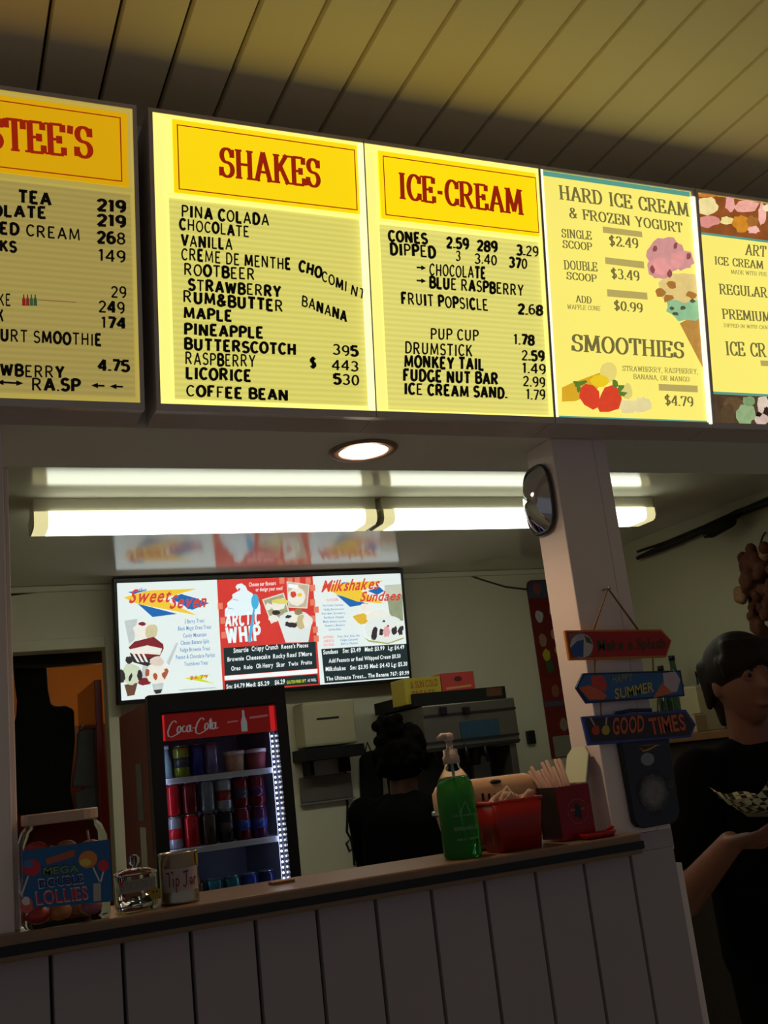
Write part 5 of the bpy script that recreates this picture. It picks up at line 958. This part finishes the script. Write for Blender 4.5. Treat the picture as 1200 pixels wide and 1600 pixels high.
yl = pn('letter_yellow', (206, 188, 70)); mb = MB(); write(mb, 'HAPPY', SPN, G(362, 640), G(480, 625), G(360, 595), pn('letter_olive', (150, 150, 80)), n=.0056, mask='m'); write(mb, 'SUMMER', SPN, G(378, 735), G(608, 690), G(372, 675), yl, n=.0056, mask='m'); mb.build('lettering', s2)
b3 = [(182, 838), (800, 795), (860, 885), (830, 960), (222, 1010)]
s3 = sboard(b3, pn('blue_edge', (52, 74, 150)), None); mb = MB(); fz(mb, rel(b3, (.955, .82)), pn('dark', (50, 40, 50)), .0046)
fz(mb, blob(262, 918, 24, 30, 14, .05), pn('lolly_red', (190, 64, 40)), .0050); fz(mb, blob(322, 918, 24, 30, 14, .05), pn('lolly_yellow', (180, 160, 50)), .0050); fz(mb, [(225, 845), (235, 842), (262, 892), (252, 895)], pn('stick', (170, 160, 150)), .0050); fz(mb, [(322, 842), (332, 842), (328, 892), (318, 892)], pn('stick', (170, 160, 150)), .0050); mb.build('paint', s3)
og = pn('letter_orange', (206, 98, 40)); mb = MB(); write(mb, 'GOOD', SPN, G(362, 945), G(550, 925), G(360, 850), og, n=.0056, mask='1'); write(mb, 'TIMES', SPN, G(590, 945), G(800, 915), G(572, 852), og, n=.0056, mask='1'); mb.build('lettering', s3)
for a, b in (((265, 500), (262, 585)), ((610, 490), (612, 570)), ((300, 752), (300, 832)), ((640, 735), (640, 812))): MB().tube([SPN.P(*SPN.px(*G(*a)), 0), SPN.P(*SPN.px(*G(*b)), 0)], .002, rope).build('rope', hs)
MB().tube([SPN.P(*SPN.px(*G(385, 818)), 0), SPN.P(*SPN.px(*G(480, 800)), 0), SPN.P(*SPN.px(*G(600, 797)), 0)], .004, pn('navy_edge', (28, 44, 84))).build('hanger', hs)
# black plaque below the signs
PP = Plane((0, 1.9485, 0), (1, 0, 0), (0, 0, 1))
def pq_(pts): return pxs(PP, [G(*p) for p in pts])
t = thing('wall_plaque', 'black rounded plaque with a pale disc and grey smear under the GOOD TIMES sign', 'plaque', (1.45, 1.94, 1.42))
out = [(388, 985), (684, 965), (748, 1395), (742, 1440), (715, 1470), (540, 1502), (500, 1495), (478, 1470), (470, 1440)]
slab(MB(), PP, pq_(out), black, .0, .014).build('plaque_body', t, bevel=.003)
def fp(mb, pts, m, n=.0146): flat(mb, PP, pq_(pts), m, n)
mb = MB(); fp(mb, rel(out, (.93, .96)), mat('plaque_face', (30, 34, 42), .12, var=.3, scale=12)); mb.build('face', t)
mb = MB(); fp(mb, blob(553, 1093, 40, 38, 24, .02), mat('disc_grey', (132, 136, 146), .4), .0152); mb.build('disc', t)
mb = MB(); fp(mb, [(500, 1020), (530, 1040), (570, 1025), (600, 1008), (630, 1005), (600, 1018), (565, 1040), (528, 1050)], mat('gold_line', (176, 130, 50), .3, metal=.5), .0152); fp(mb, [(500, 1012), (560, 1006), (610, 1000), (560, 1014)], mat('orange_line', (150, 70, 40), .4), .0151); mb.build('mark', t)
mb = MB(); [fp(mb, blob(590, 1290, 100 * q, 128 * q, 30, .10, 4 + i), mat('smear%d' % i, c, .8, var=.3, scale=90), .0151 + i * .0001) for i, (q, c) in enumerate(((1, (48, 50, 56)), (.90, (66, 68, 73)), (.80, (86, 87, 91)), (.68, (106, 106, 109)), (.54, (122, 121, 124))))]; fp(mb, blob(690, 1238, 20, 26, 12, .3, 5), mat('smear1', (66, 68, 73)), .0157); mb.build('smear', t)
mb = MB()
for k, y in enumerate((1090, 1150)): u = PP.px(*G(150, 0))
mb = None
# scuff and screw heads on the post
o = MB().capsule((1.3352, 1.985, 1.735), (1.3352, 1.965, 1.733), .0022, .002, mat('rust', (90, 54, 40), .8), 8).build('wall_hook'); tag(o, 'small rusty hook on the lit side of the post left of the top sign', 'hook')

# ------------------------------------------------------------------ things on the counter ledge
ZC = 1.305
def cp(px, py): return at(px, py, 'z', ZC)
clear = mat('clear_plastic', (240, 244, 244), 0.05, var=0, trans=1.0, ior=1.12); glass = mat('jar_glass', (240, 244, 240), 0.02, var=0, trans=1.0, ior=1.2)
def rrect(x0, x1, y0, y1, r, n=5):
    o = []
    for cx, cy_, a in ((x1 - r, y0 + r, -90), (x1 - r, y1 - r, 0), (x0 + r, y1 - r, 90), (x0 + r, y0 + r, 180)):
        for i in range(n + 1): t = (a + 90 * i / n) * D2R; o.append((cx + r * math.cos(t), cy_ + r * math.sin(t)))
    return o
def loft(mb, loops, m, smooth=True, cap0=True, cap1=True):
    n = len(loops[0]); vs = [p for l in loops for p in l]
    fs = [(i * n + k, i * n + (k + 1) % n, (i + 1) * n + (k + 1) % n, (i + 1) * n + k) for i in range(len(loops) - 1) for k in range(n)]
    if cap0: fs.append(tuple(reversed(range(n))))
    if cap1: fs.append(tuple(range((len(loops) - 1) * n, len(loops) * n)))
    return mb.add(vs, fs, m, smooth)
def rl(x0, x1, y0, y1, r, z): return [(a, b, z) for a, b in rrect(x0, x1, y0, y1, r)]
# lollipop jar
jx0, jx1, jy0, jy1 = .138, .282, 1.918, 2.042
t = thing('lollipop_jar', 'clear square jar of lollipops with a blue label at the far left of the counter', 'candy jar', ((jx0 + jx1) / 2, 1.98, ZC))
mb = MB(); hz = .165
loft(mb, [rl(jx0 + .004, jx1 - .004, jy0 + .004, jy1 - .004, .02, ZC + .0005), rl(jx0, jx1, jy0, jy1, .022, ZC + .008), rl(jx0, jx1, jy0, jy1, .022, ZC + hz - .03), rl(jx0 + .006, jx1 - .006, jy0 + .006, jy1 - .006, .03, ZC + hz - .01), rl(jx0 + .014, jx1 - .014, jy0 + .012, jy1 - .012, .04, ZC + hz)], clear); mb.build('jar_body', t)
loft(MB(), [rl(jx0 + .006, jx1 - .010, jy0 + .008, jy1 - .008, .042, ZC + hz + .0005), rl(jx0 + .006, jx1 - .010, jy0 + .008, jy1 - .008, .042, ZC + hz + .019)], mat('lid_pale', (190, 160, 138), .4, var=.06), False).build('jar_lid', t, bevel=.002)
lb_b = mat('label_blue', (28, 92, 150), .4, var=.12); LP = Plane((0, jy0 - .0012, ZC), (1, 0, 0), (0, 0, 1))
lab = slab(MB(), LP, [(jx0 + .001, .036), (jx1 + .0005, .026), (jx1 + .0005, .128), (jx0 + .001, .128)], lb_b, -.0004, .0004).build('label_sheet', t)
def J(x, y): return (x / 3.75, 1250 + y / 3.75)
def fj(mb, pts, m, n=.0008): flat(mb, LP, pxs(LP, [J(*p) for p in pts]), m, n)
lm = lambda n, c: mat('lab_' + n, c, .4, var=.1)
mb = MB()
fj(mb, blob(185, 395, 52, 50, 22, 0), lm('red', (196, 40, 60))); fj(mb, blob(165, 375, 30, 24, 14, 0), lm('bluepop', (70, 110, 170)), .0011); fj(mb, blob(515, 348, 56, 50, 22, 0, rot=-.4), lm('orange', (220, 130, 60))); fj(mb, blob(500, 365, 34, 22, 14, 0), lm('yellow', (220, 200, 80)), .0011); fj(mb, blob(605, 385, 32, 34, 18, 0), lm('red2', (206, 50, 60))); fj(mb, blob(155, 615, 38, 50, 16, .05), lm('pink', (200, 90, 90))); fj(mb, blob(152, 592, 24, 26, 14, .1), lm('white', (214, 208, 206)), .0011)
for a, b in (((160, 445), (122, 555)), ((540, 395), (580, 480)), ((600, 420), (585, 480)), ((100, 520), (125, 565))): fj(mb, [a, (a[0] + 10, a[1]), (b[0] + 10, b[1]), b], lm('white', (214, 208, 206)), .0009)
fj(mb, [(265, 345), (435, 290), (440, 330), (275, 380)], lm('brown', (170, 90, 60)), .0009); fj(mb, [(545, 490), (590, 485), (592, 590), (548, 595)], lm('pale', (170, 170, 160)), .0009); mb.build('label_picture', lab)
for s, a, b, c, m_ in (('MEGA', (250, 445), (465, 425), (248, 392), (120, 150, 60)), ('DOUBLE', (228, 520), (492, 488), (222, 465), (20, 40, 110)), ('LOLLIES', (215, 615), (520, 580), (205, 540), (206, 40, 60))):
    mb = MB(); write(mb, s, LP, J(*a), J(*b), J(*c), lm('out' + s, (200, 196, 190) if s != 'MEGA' else (30, 50, 40)), n=.0009, mask='1'); write(mb, s, LP, J(a[0] + 4, a[1] - 5), J(b[0] - 4, b[1] - 5), J(c[0] + 5, c[1] + 6), lm(s, m_), n=.0013, mask='m'); mb.build('label_lettering', lab)
rr = random.Random(11); lc = [(196, 60, 60), (214, 130, 70), (200, 120, 130), (190, 90, 60), (210, 170, 150), (170, 40, 60), (220, 150, 60)]
spots = [(.165, 1.95, .020, 'by the left front corner of the jar bottom'), (.20, 1.95, .021, 'at the middle of the jar bottom'), (.250, 1.95, .022, 'by the right front corner of the jar bottom'), (.170, 2.0, .022, 'at the left back of the jar bottom'), (.235, 2.0, .023, 'at the right back of the jar bottom'), (.175, 1.97, .062, 'in the middle layer of the jar at left'), (.225, 1.97, .064, 'in the middle layer of the jar at right'), (.165, 1.95, .124, 'on top of the heap at left above the label'), (.215, 1.96, .120, 'on top of the heap at the centre above the label'), (.255, 1.965, .116, 'on top of the heap at right above the label')]
for k, (x, y, z, w) in enumerate(spots):
    c = Vector((x, y, ZC + z)); t = thing('lollipop', 'wrapped lollipop %s' % w, 'lollipop', c, 'lollipops in the jar')
    MB().ell(c, (.019, .017, .014), mat('candy%d' % (k % 7), lc[k % 7], .3, var=.4, scale=80), 14, 10).build('candy', t)
    d = Vector((rr.uniform(-1, 1), rr.uniform(-.3, .5), rr.uniform(.15, .7))).normalized()
    e = c + d * .03
    e.x = min(max(e.x, jx0 + .01), jx1 - .01); e.y = min(max(e.y, jy0 + .01), jy1 - .01); e.z = min(e.z, ZC + .145); MB().tube([c, e], .002, mat('stick_white', (206, 190, 170), .6, var=0), 8).build('stick', t)
# small glass jar with stickers
gx0, gx1, gy0, gy1 = .298, .366, 1.945, 2.005
t = thing('glass_jar', 'small square glass jar with a knob lid marked STICKERS beside the lollipop jar', 'glass jar', ((gx0 + gx1) / 2, 1.975, ZC))
mb = MB(); loft(mb, [rl(gx0 + .003, gx1 - .003, gy0 + .003, gy1 - .003, .008, ZC + .0005), rl(gx0, gx1, gy0, gy1, .01, ZC + .006), rl(gx0, gx1, gy0, gy1, .01, ZC + .060)], glass, cap1=False); loft(mb, [rl(gx0 + .004, gx1 - .004, gy0 + .004, gy1 - .004, .008, ZC + .060), rl(gx0 + .004, gx1 - .004, gy0 + .004, gy1 - .004, .008, ZC + .007)], glass, cap0=False); mb.build('jar_body', t)
l = loft(MB(), [rl(gx0 - .001, gx1 + .001, gy0 - .001, gy1 + .001, .01, ZC + .0605), rl(gx0 - .001, gx1 + .001, gy0 - .001, gy1 + .001, .01, ZC + .065), rl(gx0 + .014, gx1 - .014, gy0 + .014, gy1 - .014, .01, ZC + .071)], glass).build('jar_lid', t)
MB().lathe([(.005, .071), (.004, .075), (.009, .080), (.010, .087), (.006, .093), (.0005, .0945)], ((gx0 + gx1) / 2, 1.975, ZC), glass, 18).build('knob', l)
GP = Plane((0, gy0 - .0006, ZC), (1, 0, 0), (0, 0, 1)); lab = slab(MB(), GP, [(gx0 + .001, .032), (gx1 - .004, .034), (gx1 - .004, .055), (gx0 + .001, .053)], mat('strip_paper', (150, 140, 128), .7), 0, .0004).build('label_sheet', t)
mb = MB(); write(mb, 'STICKERS', GP, (gx0 + .004, .038), (gx1 - .010, .0395), (gx0 + .004, .0495), mat('strip_ink', (110, 128, 110), .6), n=.0006, uv=True, mask='m'); flat(mb, GP, blob(gx0 + .005, .050, .004, .004, 10, .3), lm('red', (196, 40, 60)), .0008); mb.build('label_lettering', lab)
mb = MB(); flat(mb, GP, blob(gx1 - .006, .026, .011, .010, 18, .05), mat('smiley_yellow', (150, 130, 30), .5, var=.2), .0009); flat(mb, GP, blob(gx1 - .009, .029, .0014, .002, 8, 0), black, .0011); flat(mb, GP, blob(gx1 - .003, .029, .0014, .002, 8, 0), black, .0011); mb.build('sticker', t)
mb = MB(); rr = random.Random(2); sc3 = [(190, 150, 110), (90, 90, 90), (180, 180, 170), (160, 60, 50), (70, 90, 60)]
for k in range(26): x, y, z = rr.uniform(gx0 + .014, gx1 - .014), rr.uniform(gy0 + .014, gy1 - .014), ZC + .010 + rr.uniform(0, .014); a = rr.uniform(0, 3.1); d = Vector((math.cos(a), math.sin(a), rr.uniform(-.4, .4))) * .006; e = Vector((-math.sin(a), math.cos(a), rr.uniform(-.4, .4))) * .005; c = Vector((x, y, z)); mb.hexa([c + d + e, c - d + e, c - d - e, c + d - e], [q + Vector((0, 0, .0006)) for q in (c + d + e, c - d + e, c - d - e, c + d - e)], mat('stk%d' % (k % 5), sc3[k % 5], .4))
o = mb.build('sticker_heap'); tag(o, 'heap of small paper stickers inside the glass jar', 'stickers', kind='stuff')
# tip jar
tx_, ty_ = .412, 1.985
t = thing('tip_jar', 'round metal tin with a handwritten Tip Jar label', 'tip jar', (tx_, ty_, ZC))
tin = mat('tin_metal', (176, 168, 150), .25, metal=.85, var=.1); mb = MB().lathe([(.034, .0005), (.035, .003), (.0345, .006), (.0345, .083), (.036, .085), (.036, .088), (.0335, .088), (.0325, .083), (.0325, .008), (.001, .008)], (tx_, ty_, ZC), tin, 40); mb.build('tin_body', t)
def wrap(mb, r, a0, a1, z0, z1, m, n=14): mb.add([(tx_ + r * math.sin((a0 + (a1 - a0) * i / n) * D2R), ty_ - r * math.cos((a0 + (a1 - a0) * i / n) * D2R), ZC + z) for z in (z0, z1) for i in range(n + 1)], [(i, i + 1, n + 2 + i, n + 1 + i) for i in range(n)], m, True)
mb = MB(); wrap(mb, .0353, -62, 56, .022, .062, mat('tip_paper', (176, 160, 158), .7)); lab = mb.build('label_sheet', t)
class Cyl:                                         # carries the handwriting round the tin
    def P(s, u, v, n=0): a = u / .0353; return Vector((tx_ + (.0356 + n) * math.sin(a), ty_ - (.0356 + n) * math.cos(a), ZC + v))
mb = MB(); ink = mat('tip_ink', (120, 20, 40), .5)
tip = [[[(0, 1), (1.0, 1.08)], [(.45, 1.05), (.42, 0)]], [[(.95, .62), (.93, 0)], [(.95, .86), (.97, .95)]], [[(1.3, .6), (1.26, -.4)], [(1.3, .55), (1.55, .6), (1.65, .35), (1.5, .08), (1.3, .12)]], [[(2.2, 1.0), (2.9, 1.05)], [(2.62, 1.02), (2.6, .2), (2.4, -.05), (2.15, .1)]], [[(3.36, .52), (3.12, .5), (3.06, .2), (3.2, .04), (3.36, .3), (3.38, .52), (3.42, .04)]], [[(3.72, .58), (3.72, .02)], [(3.72, .3), (3.88, .56), (4.1, .5)]]]
for ch in tip:
    for p in ch: stroke(mb, p, lambda u, v: Cyl().P(-.031 + u * .0142, .030 + v * .024, .0003), ink, .12, .10, const=True)
mb.build('lettering', lab)
mb = MB(); wrap(mb, .0357, 50, 84, .064, .084, mat('smiley_yellow', (150, 130, 30), .5, var=.2)); mb.build('sticker', t)
mb = MB(); wrap(mb, .0357, 62, 86, .028, .040, mat('smiley_yellow', (150, 130, 30), .5, var=.2)); mb.build('sticker', t)
# hand sanitiser
sx_, sy_ = .985, 1.974
t = thing('sanitizer_bottle', 'clear pump bottle of green hand sanitizer on the counter', 'pump bottle', (sx_, sy_, ZC))
gel = mat('green_gel', (80, 205, 100), .08, var=.1, trans=.82, ior=1.2); Rb = .039
MB().lathe([(Rb * .93, .0005), (Rb, .006), (Rb, .128), (Rb * .92, .146), (Rb * .66, .166), (Rb * .42, .178), (Rb * .40, .188)], (sx_, sy_, ZC), clear, 40).build('bottle_body', t)
MB().lathe([(Rb * .90, .003), (Rb * .955, .008), (Rb * .955, .127), (Rb * .87, .145), (Rb * .70, .157), (.0005, .157)], (sx_, sy_, ZC), gel, 40).build('gel_fill', t)
pw = mat('pump_white', (200, 176, 160), .4, var=.04); MB().lathe([(.0175, .186), (.0175, .200), (.0150, .203), (.0150, .214), (.007, .217), (.006, .232)], (sx_, sy_, ZC), pw, 24).build('pump_collar', t)
hd = MB(); hd.lathe([(.0085, .231), (.0105, .236), (.0105, .246), (.004, .249)], (sx_, sy_, ZC), pw, 20); hd.tube([(sx_, sy_, ZC + .242), (sx_ - .018, sy_ - .004, ZC + .244), (sx_ - .028, sy_ - .006, ZC + .238)], [.007, .0055, .004], pw); hd.build('pump_head', t)
MB().tube([(sx_, sy_, ZC + .186), (sx_ + .004, sy_, ZC + .1), (sx_ + .010, sy_ - .004, ZC + .012)], .003, mat('tube_clear', (170, 200, 170), .2, var=0), 8).build('dip_tube', t)
class Bot:
    def P(s, u, v, n=0): a = u / Rb; return Vector((sx_ + (Rb + .0003 + n) * math.sin(a), sy_ - (Rb + .0003 + n) * math.cos(a), ZC + v))
    def px(s, *a): return a
wh = mat('print_pale', (120, 170, 120), .6, var=0)
for z, s, w in ((.082, 'HAND SANITIZER', .056), (.055, 'REFRESHING GEL', .058), (.036, 'KILLS GERMS', .050)):
    mb = MB(); write(mb, s, Bot(), (-w / 2, z), (w / 2, z), (-w / 2, z + (.004 if z != .055 else .007)), wh, n=.0002, uv=True, mask='m'); mb.build('lettering', t)
mb = MB(); stroke(mb, [(-.014, .088), (0, .110), (.008, .088)], lambda u, v: Bot().P(u, v, .0003), wh, .0022, .0022, const=True); mb.build('mark', t)
# cream slotted basket on the kitchen side of the ledge
kx, ky = 1.115, 2.085
t = thing('slotted_basket', 'cream plastic basket with slots and a metal clip behind the sanitizer bottle', 'basket', (kx, ky, ZC))
cream = mat('basket_cream', (206, 168, 126), .4, var=.06); mb = MB()
def bl_(w, d, z): return [(kx + a, ky + b, ZC + z) for a, b in rrect(-w, w, -d, d, min(w, d) * .75, 7)]
loft(mb, [bl_(.085, .026, .012), bl_(.112, .038, .045), bl_(.122, .044, .09), bl_(.122, .044, .125), bl_(.112, .040, .140), bl_(.095, .030, .147)], cream); mb.build('basket_body', t)
mb = MB()
for k in range(8): a = -.035 + k * .0155; mb.box(kx + a, kx + a + .005, ky - .0455, ky - .040, ZC + .095, ZC + .117 - .002 * k, dark_gap)
mb.build('slots', t)
mb = MB().ell((kx + .005, ky - .034, ZC + .137), (.018, .012, .006), black, 12, 8); mb.build('stain', t)
MB().box(kx - .1245, kx - .085, ky - .040, ky + .03, ZC + .078, ZC + .090, chrome).build('clip', t, bevel=.004)
MB().box(kx - .085, kx + .085, ky - .026, ky + .026, ZC + .0003, ZC + .0118, cream).build('foot', t, bevel=.003)
# red tub with napkins
ux, uy = 1.105, 1.975
t = thing('red_tub', 'square red plastic tub full of white napkins', 'tub', (ux, uy, ZC)); redp = mat('tub_red', (150, 18, 14), .35, var=.1)
def tl(w, z): return [(ux + a, uy + b, ZC + z) for a, b in rrect(-w, w, -w * .72, w * .72, .012, 4)]
mb = MB(); loft(mb, [tl(.050, .0005), tl(.0605, .100)], redp, True, True, False); loft(mb, [tl(.0585, .100), tl(.049, .003)], redp, True, False, True); mb.add(tl(.0605, .100) + tl(.0585, .100), [(i, (i + 1) % 20, 20 + (i + 1) % 20, 20 + i) for i in range(20)], redp); mb.build('tub_body', t)
mb = MB(); loft(mb, [tl(.0625, .096), tl(.0625, .102)], redp, True, False, False); loft(mb, [tl(.0607, .102), tl(.0607, .096)], redp, True, False, False); mb.add(tl(.0625, .102) + tl(.0607, .102), [(i, (i + 1) % 20, 20 + (i + 1) % 20, 20 + i) for i in range(20)], redp); mb.build('rim', t)
nap = mat('napkin_white', (206, 176, 150), .9, var=.08)
for k, (dx, dy, h, tw, w) in enumerate(((-.014, -.016, .108, .25, 'crumpled napkin at the left of the red tub'), (.002, .008, .117, -.2, 'crumpled napkin at the middle of the red tub'), (.018, -.010, .112, .3, 'crumpled napkin at the right of the red tub'))):
    t = MB(); N = 8; vs = []
    for j in range(N + 1):
        for i in range(N + 1):
            a, b = i / N - .5, j / N; x = a * (.076 + .006 * b); vs.append((ux + dx + x, uy + dy + .010 * math.sin(a * 9 + b * 4 + k) + tw * .03 * a, ZC + .02 + b * (h - .02) + .010 * math.sin(a * 8 + k * 2) * b - abs(a) * .012 * b + .003 * math.sin(a * 17 + k)))
    t.add(vs, [(j * (N + 1) + i, j * (N + 1) + i + 1, (j + 1) * (N + 1) + i + 1, (j + 1) * (N + 1) + i) for j in range(N) for i in range(N)], nap, True); o = t.build('napkin'); s = o.modifiers.new('s', 'SOLIDIFY'); s.thickness = .002; tag(o, w, 'napkin', 'napkins in the red tub')
# red tin with open lid and straws
bx0, bx1, by0, by1, bh = 1.218, 1.300, 1.962, 2.046, .112
t = thing('straw_tin', 'red metal tin with its pale lid raised, holding straws beside the post', 'tin', ((bx0 + bx1) / 2, 2.0, ZC))
tr_ = mat('tin_red', (140, 16, 24), .3, var=.12, metal=.2); tside = mat('tin_side', (44, 40, 40), .4, var=.5, scale=30)
mb = MB(); w = .003
mb.box(bx0, bx1, by0, by0 + w, ZC + .006, ZC + bh, tr_); mb.box(bx0, bx1, by1 - w, by1, ZC + .006, ZC + bh, tr_); mb.box(bx0, bx0 + w, by0 + w, by1 - w, ZC + .006, ZC + bh, tside); mb.box(bx1 - w, bx1, by0 + w, by1 - w, ZC + .006, ZC + bh, tr_); mb.box(bx0, bx1, by0, by1, ZC + .003, ZC + .006, tr_); mb.build('tin_body', t)
EP = Plane((0, by0 - .0004, ZC), (1, 0, 0), (0, 0, 1)); ecx, ecz = (bx0 + bx1) / 2 + .004, .058
mb = MB(); circ = lambda r, n=28: [(ecx + r * math.cos(2 * math.pi * i / n), ecz + r * math.sin(2 * math.pi * i / n)) for i in range(n)]
ring(mb, EP, circ(.026), circ(.0245), mat('emblem_line', (150, 90, 80), .4), .0003); flat(mb, EP, blob(ecx, ecz, .010, .016, 12, .35, 3), mat('emblem_dark', (30, 34, 34), .4), .0004); flat(mb, EP, [(ecx - .018, ecz + .001), (ecx + .018, ecz + .001), (ecx + .018, ecz + .006), (ecx - .018, ecz + .006)], mat('emblem_pale', (130, 100, 80), .4), .0003); mb.build('emblem', t)
hg = Vector((bx1 - .003, by0, ZC + bh + .002)); d = Vector((.30, 0, 1)).normalized(); ll = .078; n_ = Vector((d.z, 0, -d.x))
lo_ = [hg, hg + Vector((0, by1 - by0, 0)), hg + Vector((0, by1 - by0, 0)) + d * ll * .78, hg + Vector((0, (by1 - by0) * .78, 0)) + d * ll, hg + Vector((0, (by1 - by0) * .22, 0)) + d * ll, hg + d * ll * .78]
lid = MB().hexa([p - n_ * .0035 for p in lo_], [p for p in lo_], mat('lid_inside', (206, 216, 178), .35, var=.05)); lid.hexa([p + n_ * .0003 for p in lo_], [p + n_ * .0025 for p in lo_], mat('lid_outside', (110, 60, 40), .4)); lid.build('lid', t)
st_m = mat('straw_paper', (206, 170, 152), .7, var=.06); rr = random.Random(8)
wds = ['farthest left, leaning out over the red tub', 'second from the left', 'third from the left', 'fourth from the left', 'fifth from the left', 'sixth from the left, the tallest', 'seventh from the left', 'eighth from the left', 'at the right end']
for k in range(9):
    x = 1.284 - .003 * (k % 2); y = by1 - .009 - k * .0078; rim_x = 1.2265 + k * .0042; top = .150 + .008 * math.sin(k * 1.9) + .002 * k + (.010 if k == 5 else 0)
    o = MB().tube([(x, y, ZC + .012), (x + (rim_x - x) * (top - .012) / .1, y + .004, ZC + top)], .0036, st_m, 10).build('straw'); tag(o, 'wrapped straw in the red tin, ' + wds[k], 'straw', 'straws in the red tin')
# red tray beside the tin
t = thing('red_tray', 'shallow red plastic tray at the foot of the post beside the tin', 'tray', (1.29, 1.935, ZC))
def yl_(w, d, z): return [(1.288 + a, 1.937 + b, ZC + z) for a, b in rrect(-w, w, -d, d, .012, 4)]
mb = MB(); loft(mb, [yl_(.036, .013, .0005), yl_(.042, .018, .012), yl_(.040, .016, .012), yl_(.034, .011, .003)], mat('tray_red', (160, 20, 18), .3, var=.1)); mb.build('tray_body', t)
MB().capsule((1.315, 1.935, ZC + .016), (1.327, 1.938, ZC + .017), .004, .004, mat('tray_red', (160, 20, 18), .3, var=.1), 10).build('grip', t)
# flat brown scrap on the ledge near the fridge
p = cp(395, 1388); o = MB().box(.60, .645, 2.03, 2.06, ZC, ZC + .005, mat('card_brown', (150, 110, 70), .7)).build('card'); tag(o, 'small brown card lying flat on the counter right of the tip jar', 'card')
# garments in the doorway
t = thing('dark_coat', 'black coat hanging in the back doorway against orange light', 'coat', (.45, 5.2, 1.5))
DP = Plane((0, 5.05, 0), (1, 0, 0), (0, 0, 1)); D = lambda x, y: (10 + x / 6.4, 1030 + y / 6.4)
shape = pxs(DP, [D(*q) for q in ((80, 60), (410, 60), (415, 150), (425, 300), (455, 460), (530, 465), (600, 460), (680, 500), (690, 800), (640, 1290), (690, 1530), (20, 1560), (30, 800), (110, 560), (120, 400), (100, 260))])
c_m = mat('coat_black', (12, 11, 11), .95, var=.3, scale=12)
slab(MB(), DP, shape, c_m, -.10, .0).build('coat_cloth', t, bevel=.015); MB().tube([DP.P(*pxs(DP, [D(245, 60)])[0], -.05), DP.P(*pxs(DP, [D(245, -60)])[0], -.05)], .006, metal).build('hanger_hook', t)
t = thing('grey_garment', 'pale grey garment hanging on the open door in the back doorway', 'garment', (.66, 5.1, 1.5))
shape = pxs(DP, [D(*q) for q in ((700, 740), (760, 700), (900, 690), (960, 760), (975, 1150), (985, 1300), (990, 1560), (700, 1560), (660, 1340), (800, 1290), (640, 1280), (690, 1000))])
GPn = Plane((0, 5.00, 0), (1, 0, 0), (0, 0, 1)); slab(MB(), GPn, shape, mat('grey_cloth', (84, 86, 88), .7, var=.35, scale=10), -.03, 0).build('garment_cloth', t, bevel=.01)
h0 = DP.P(*pxs(DP, [D(730, 715)])[0], .05); MB().tube([h0, h0 + Vector((.012, 0, .02)), h0 + Vector((.022, 0, .012))], .004, metal).build('hanger_hook', t)
